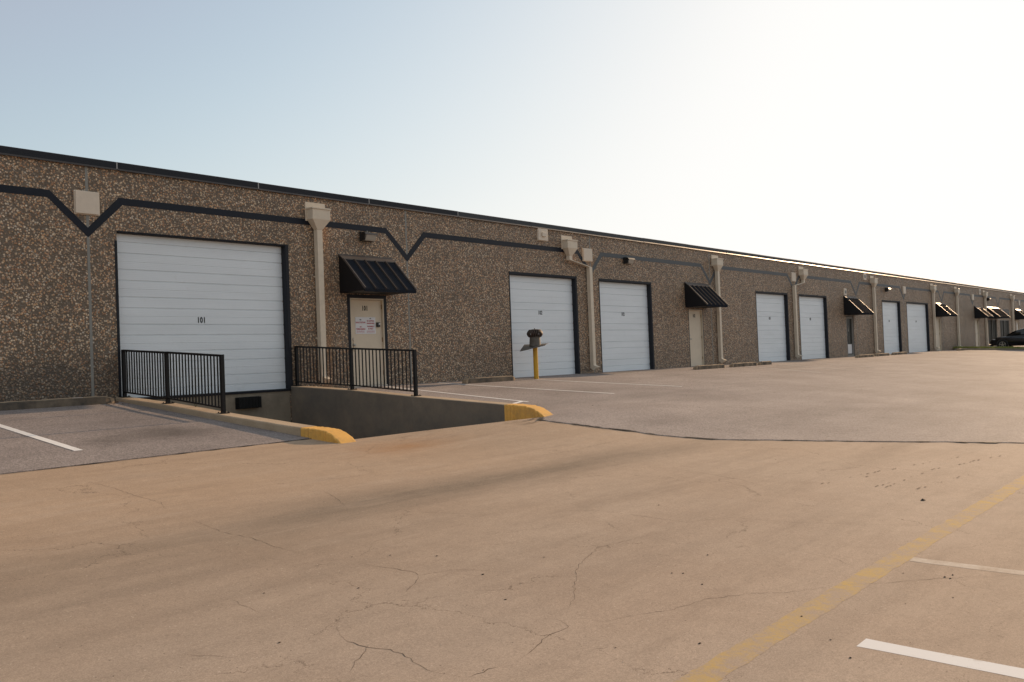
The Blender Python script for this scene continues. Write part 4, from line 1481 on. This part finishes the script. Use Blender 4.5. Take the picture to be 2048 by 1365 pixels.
cab = [(-1.75, 0.70, 0.98, 1.00), (-1.15, 0.74, 0.98, 1.30), (-0.55, 0.75, 0.97, 1.42), (0.05, 0.75, 0.96, 1.42), (0.55, 0.74, 0.95, 1.30), (1.22, 0.72, 0.93, 0.955)]
rings = []
for x, w, zb, zt in cab:
    tw = w * (0.98 - 0.22 * (zt - zb) / 0.46)
    rings.append([(x, w, zb), (x, tw, zt - 0.02), (x, tw * 0.8, zt + 0.015), (x, -tw * 0.8, zt + 0.015), (x, -tw, zt - 0.02), (x, -w, zb)])
cb = MB().loft(rings)
cab_o = cb.build('cabin', CARP, car, smooth=True)
for sgn in (1, -1):
    def sidept(x, f):
        for (a, b) in zip(cab[:-1], cab[1:]):
            if a[0] <= x <= b[0]:
                t = (x - a[0]) / (b[0] - a[0])
                w = a[1] + (b[1] - a[1]) * t
                zb = a[2] + (b[2] - a[2]) * t
                zt = a[3] + (b[3] - a[3]) * t
                tw = w * (0.98 - 0.22 * (zt - zb) / 0.46)
                return Vector((x, sgn * (w + (tw - w) * f + 0.006), zb + (zt - 0.02 - zb) * f))
    for a, b in ((-1.25, -0.62), (-0.55, 0.28)):
        MB().quad(sidept(a, 0.12), sidept(b, 0.12), sidept(b, 0.86), sidept(a, 0.86)).build('side_window', GLASS, cab_o)
    MB().hexa([(2.04, sgn * 0.48, 0.60), (2.235, sgn * 0.46, 0.58), (2.10, sgn * 0.74, 0.60), (1.92, sgn * 0.80, 0.62),
               (2.0, sgn * 0.48, 0.74), (2.18, sgn * 0.46, 0.69), (2.06, sgn * 0.75, 0.735), (1.88, sgn * 0.815, 0.765)]).build('headlight', LAMPG, car)
    MB().hexa([(-2.28, sgn * 0.42, 0.68), (-2.20, sgn * 0.42, 0.68), (-2.06, sgn * 0.82, 0.68), (-2.16, sgn * 0.80, 0.68),
               (-2.27, sgn * 0.42, 0.84), (-2.19, sgn * 0.42, 0.84), (-2.02, sgn * 0.83, 0.85), (-2.12, sgn * 0.81, 0.85)]).build('tail_light', RED, car)
    MB().loft([[(0.86, sgn * 0.92, 0.95), (0.86, sgn * 1.05, 0.96), (0.86, sgn * 1.05, 1.06), (0.86, sgn * 0.92, 1.05)],
               [(0.98, sgn * 0.93, 0.97), (0.98, sgn * 1.02, 0.98), (0.98, sgn * 1.02, 1.04), (0.98, sgn * 0.93, 1.03)]]).build('side_mirror', CARP, car)
    MB().box(-0.10, 0.06, sgn * 0.905 - 0.012, sgn * 0.905 + 0.012, 0.74, 0.77).build('door_handle', STEEL, car)
MB().quad((0.60, 0.63, 1.292), (0.60, -0.63, 1.292), (1.19, -0.66, 0.995), (1.19, 0.66, 0.995)).build('windscreen', GLASS, cab_o)
MB().quad((-1.20, 0.62, 1.30), (-1.20, -0.62, 1.30), (-1.70, -0.64, 1.04), (-1.70, 0.64, 1.04)).build('rear_window', GLASS, cab_o)
MB().box(2.285, 2.325, -0.42, 0.42, 0.44, 0.60).build('grille', PLASTIC, car)
MB().box(2.05, 2.30, -0.70, 0.70, 0.24, 0.34).build('front_bumper', CARP, car, bevel=0.03)
for x in (1.42, -1.38):
    for sgn in (1, -1):
        ar = MB()
        ar.tube((x, sgn * 0.60, 0.34), (x, sgn * 0.905, 0.34), 0.375, n=28)
        ar.build('wheel_arch', PLASTIC, car)
        w = MB()
        w.tube((x, sgn * 0.68, 0.32), (x, sgn * 0.915, 0.32), 0.32, n=28)
        tyre = w.build('wheel', RUBBER, car, bevel=0.02)
        rm = MB()
        rm.tube((x, sgn * 0.912, 0.32), (x, sgn * 0.918, 0.32), 0.225, n=24)
        rm.build('wheel_well', PLASTIC, tyre)
        sp = MB()
        for q in range(5):
            a = 2 * math.pi * q / 5 + 0.3
            dx, dz = math.cos(a), math.sin(a)
            sp.bar((x + 0.03 * dx, sgn * 0.925, 0.32 + 0.03 * dz), (x + 0.215 * dx, sgn * 0.925, 0.32 + 0.215 * dz), 0.05, 0.016, up=Vector((0, 1, 0)))
        sp.tube((x, sgn * 0.92, 0.32), (x, sgn * 0.935, 0.32), 0.05, n=14)
        for q in range(24):
            a0, a1 = 2 * math.pi * q / 24, 2 * math.pi * (q + 1) / 24
            sp.bar((x + 0.215 * math.cos(a0), sgn * 0.922, 0.32 + 0.215 * math.sin(a0)), (x + 0.215 * math.cos(a1), sgn * 0.922, 0.32 + 0.215 * math.sin(a1)), 0.022, 0.016, up=Vector((0, 1, 0)))
        sp.build('rim', STEEL, tyre)
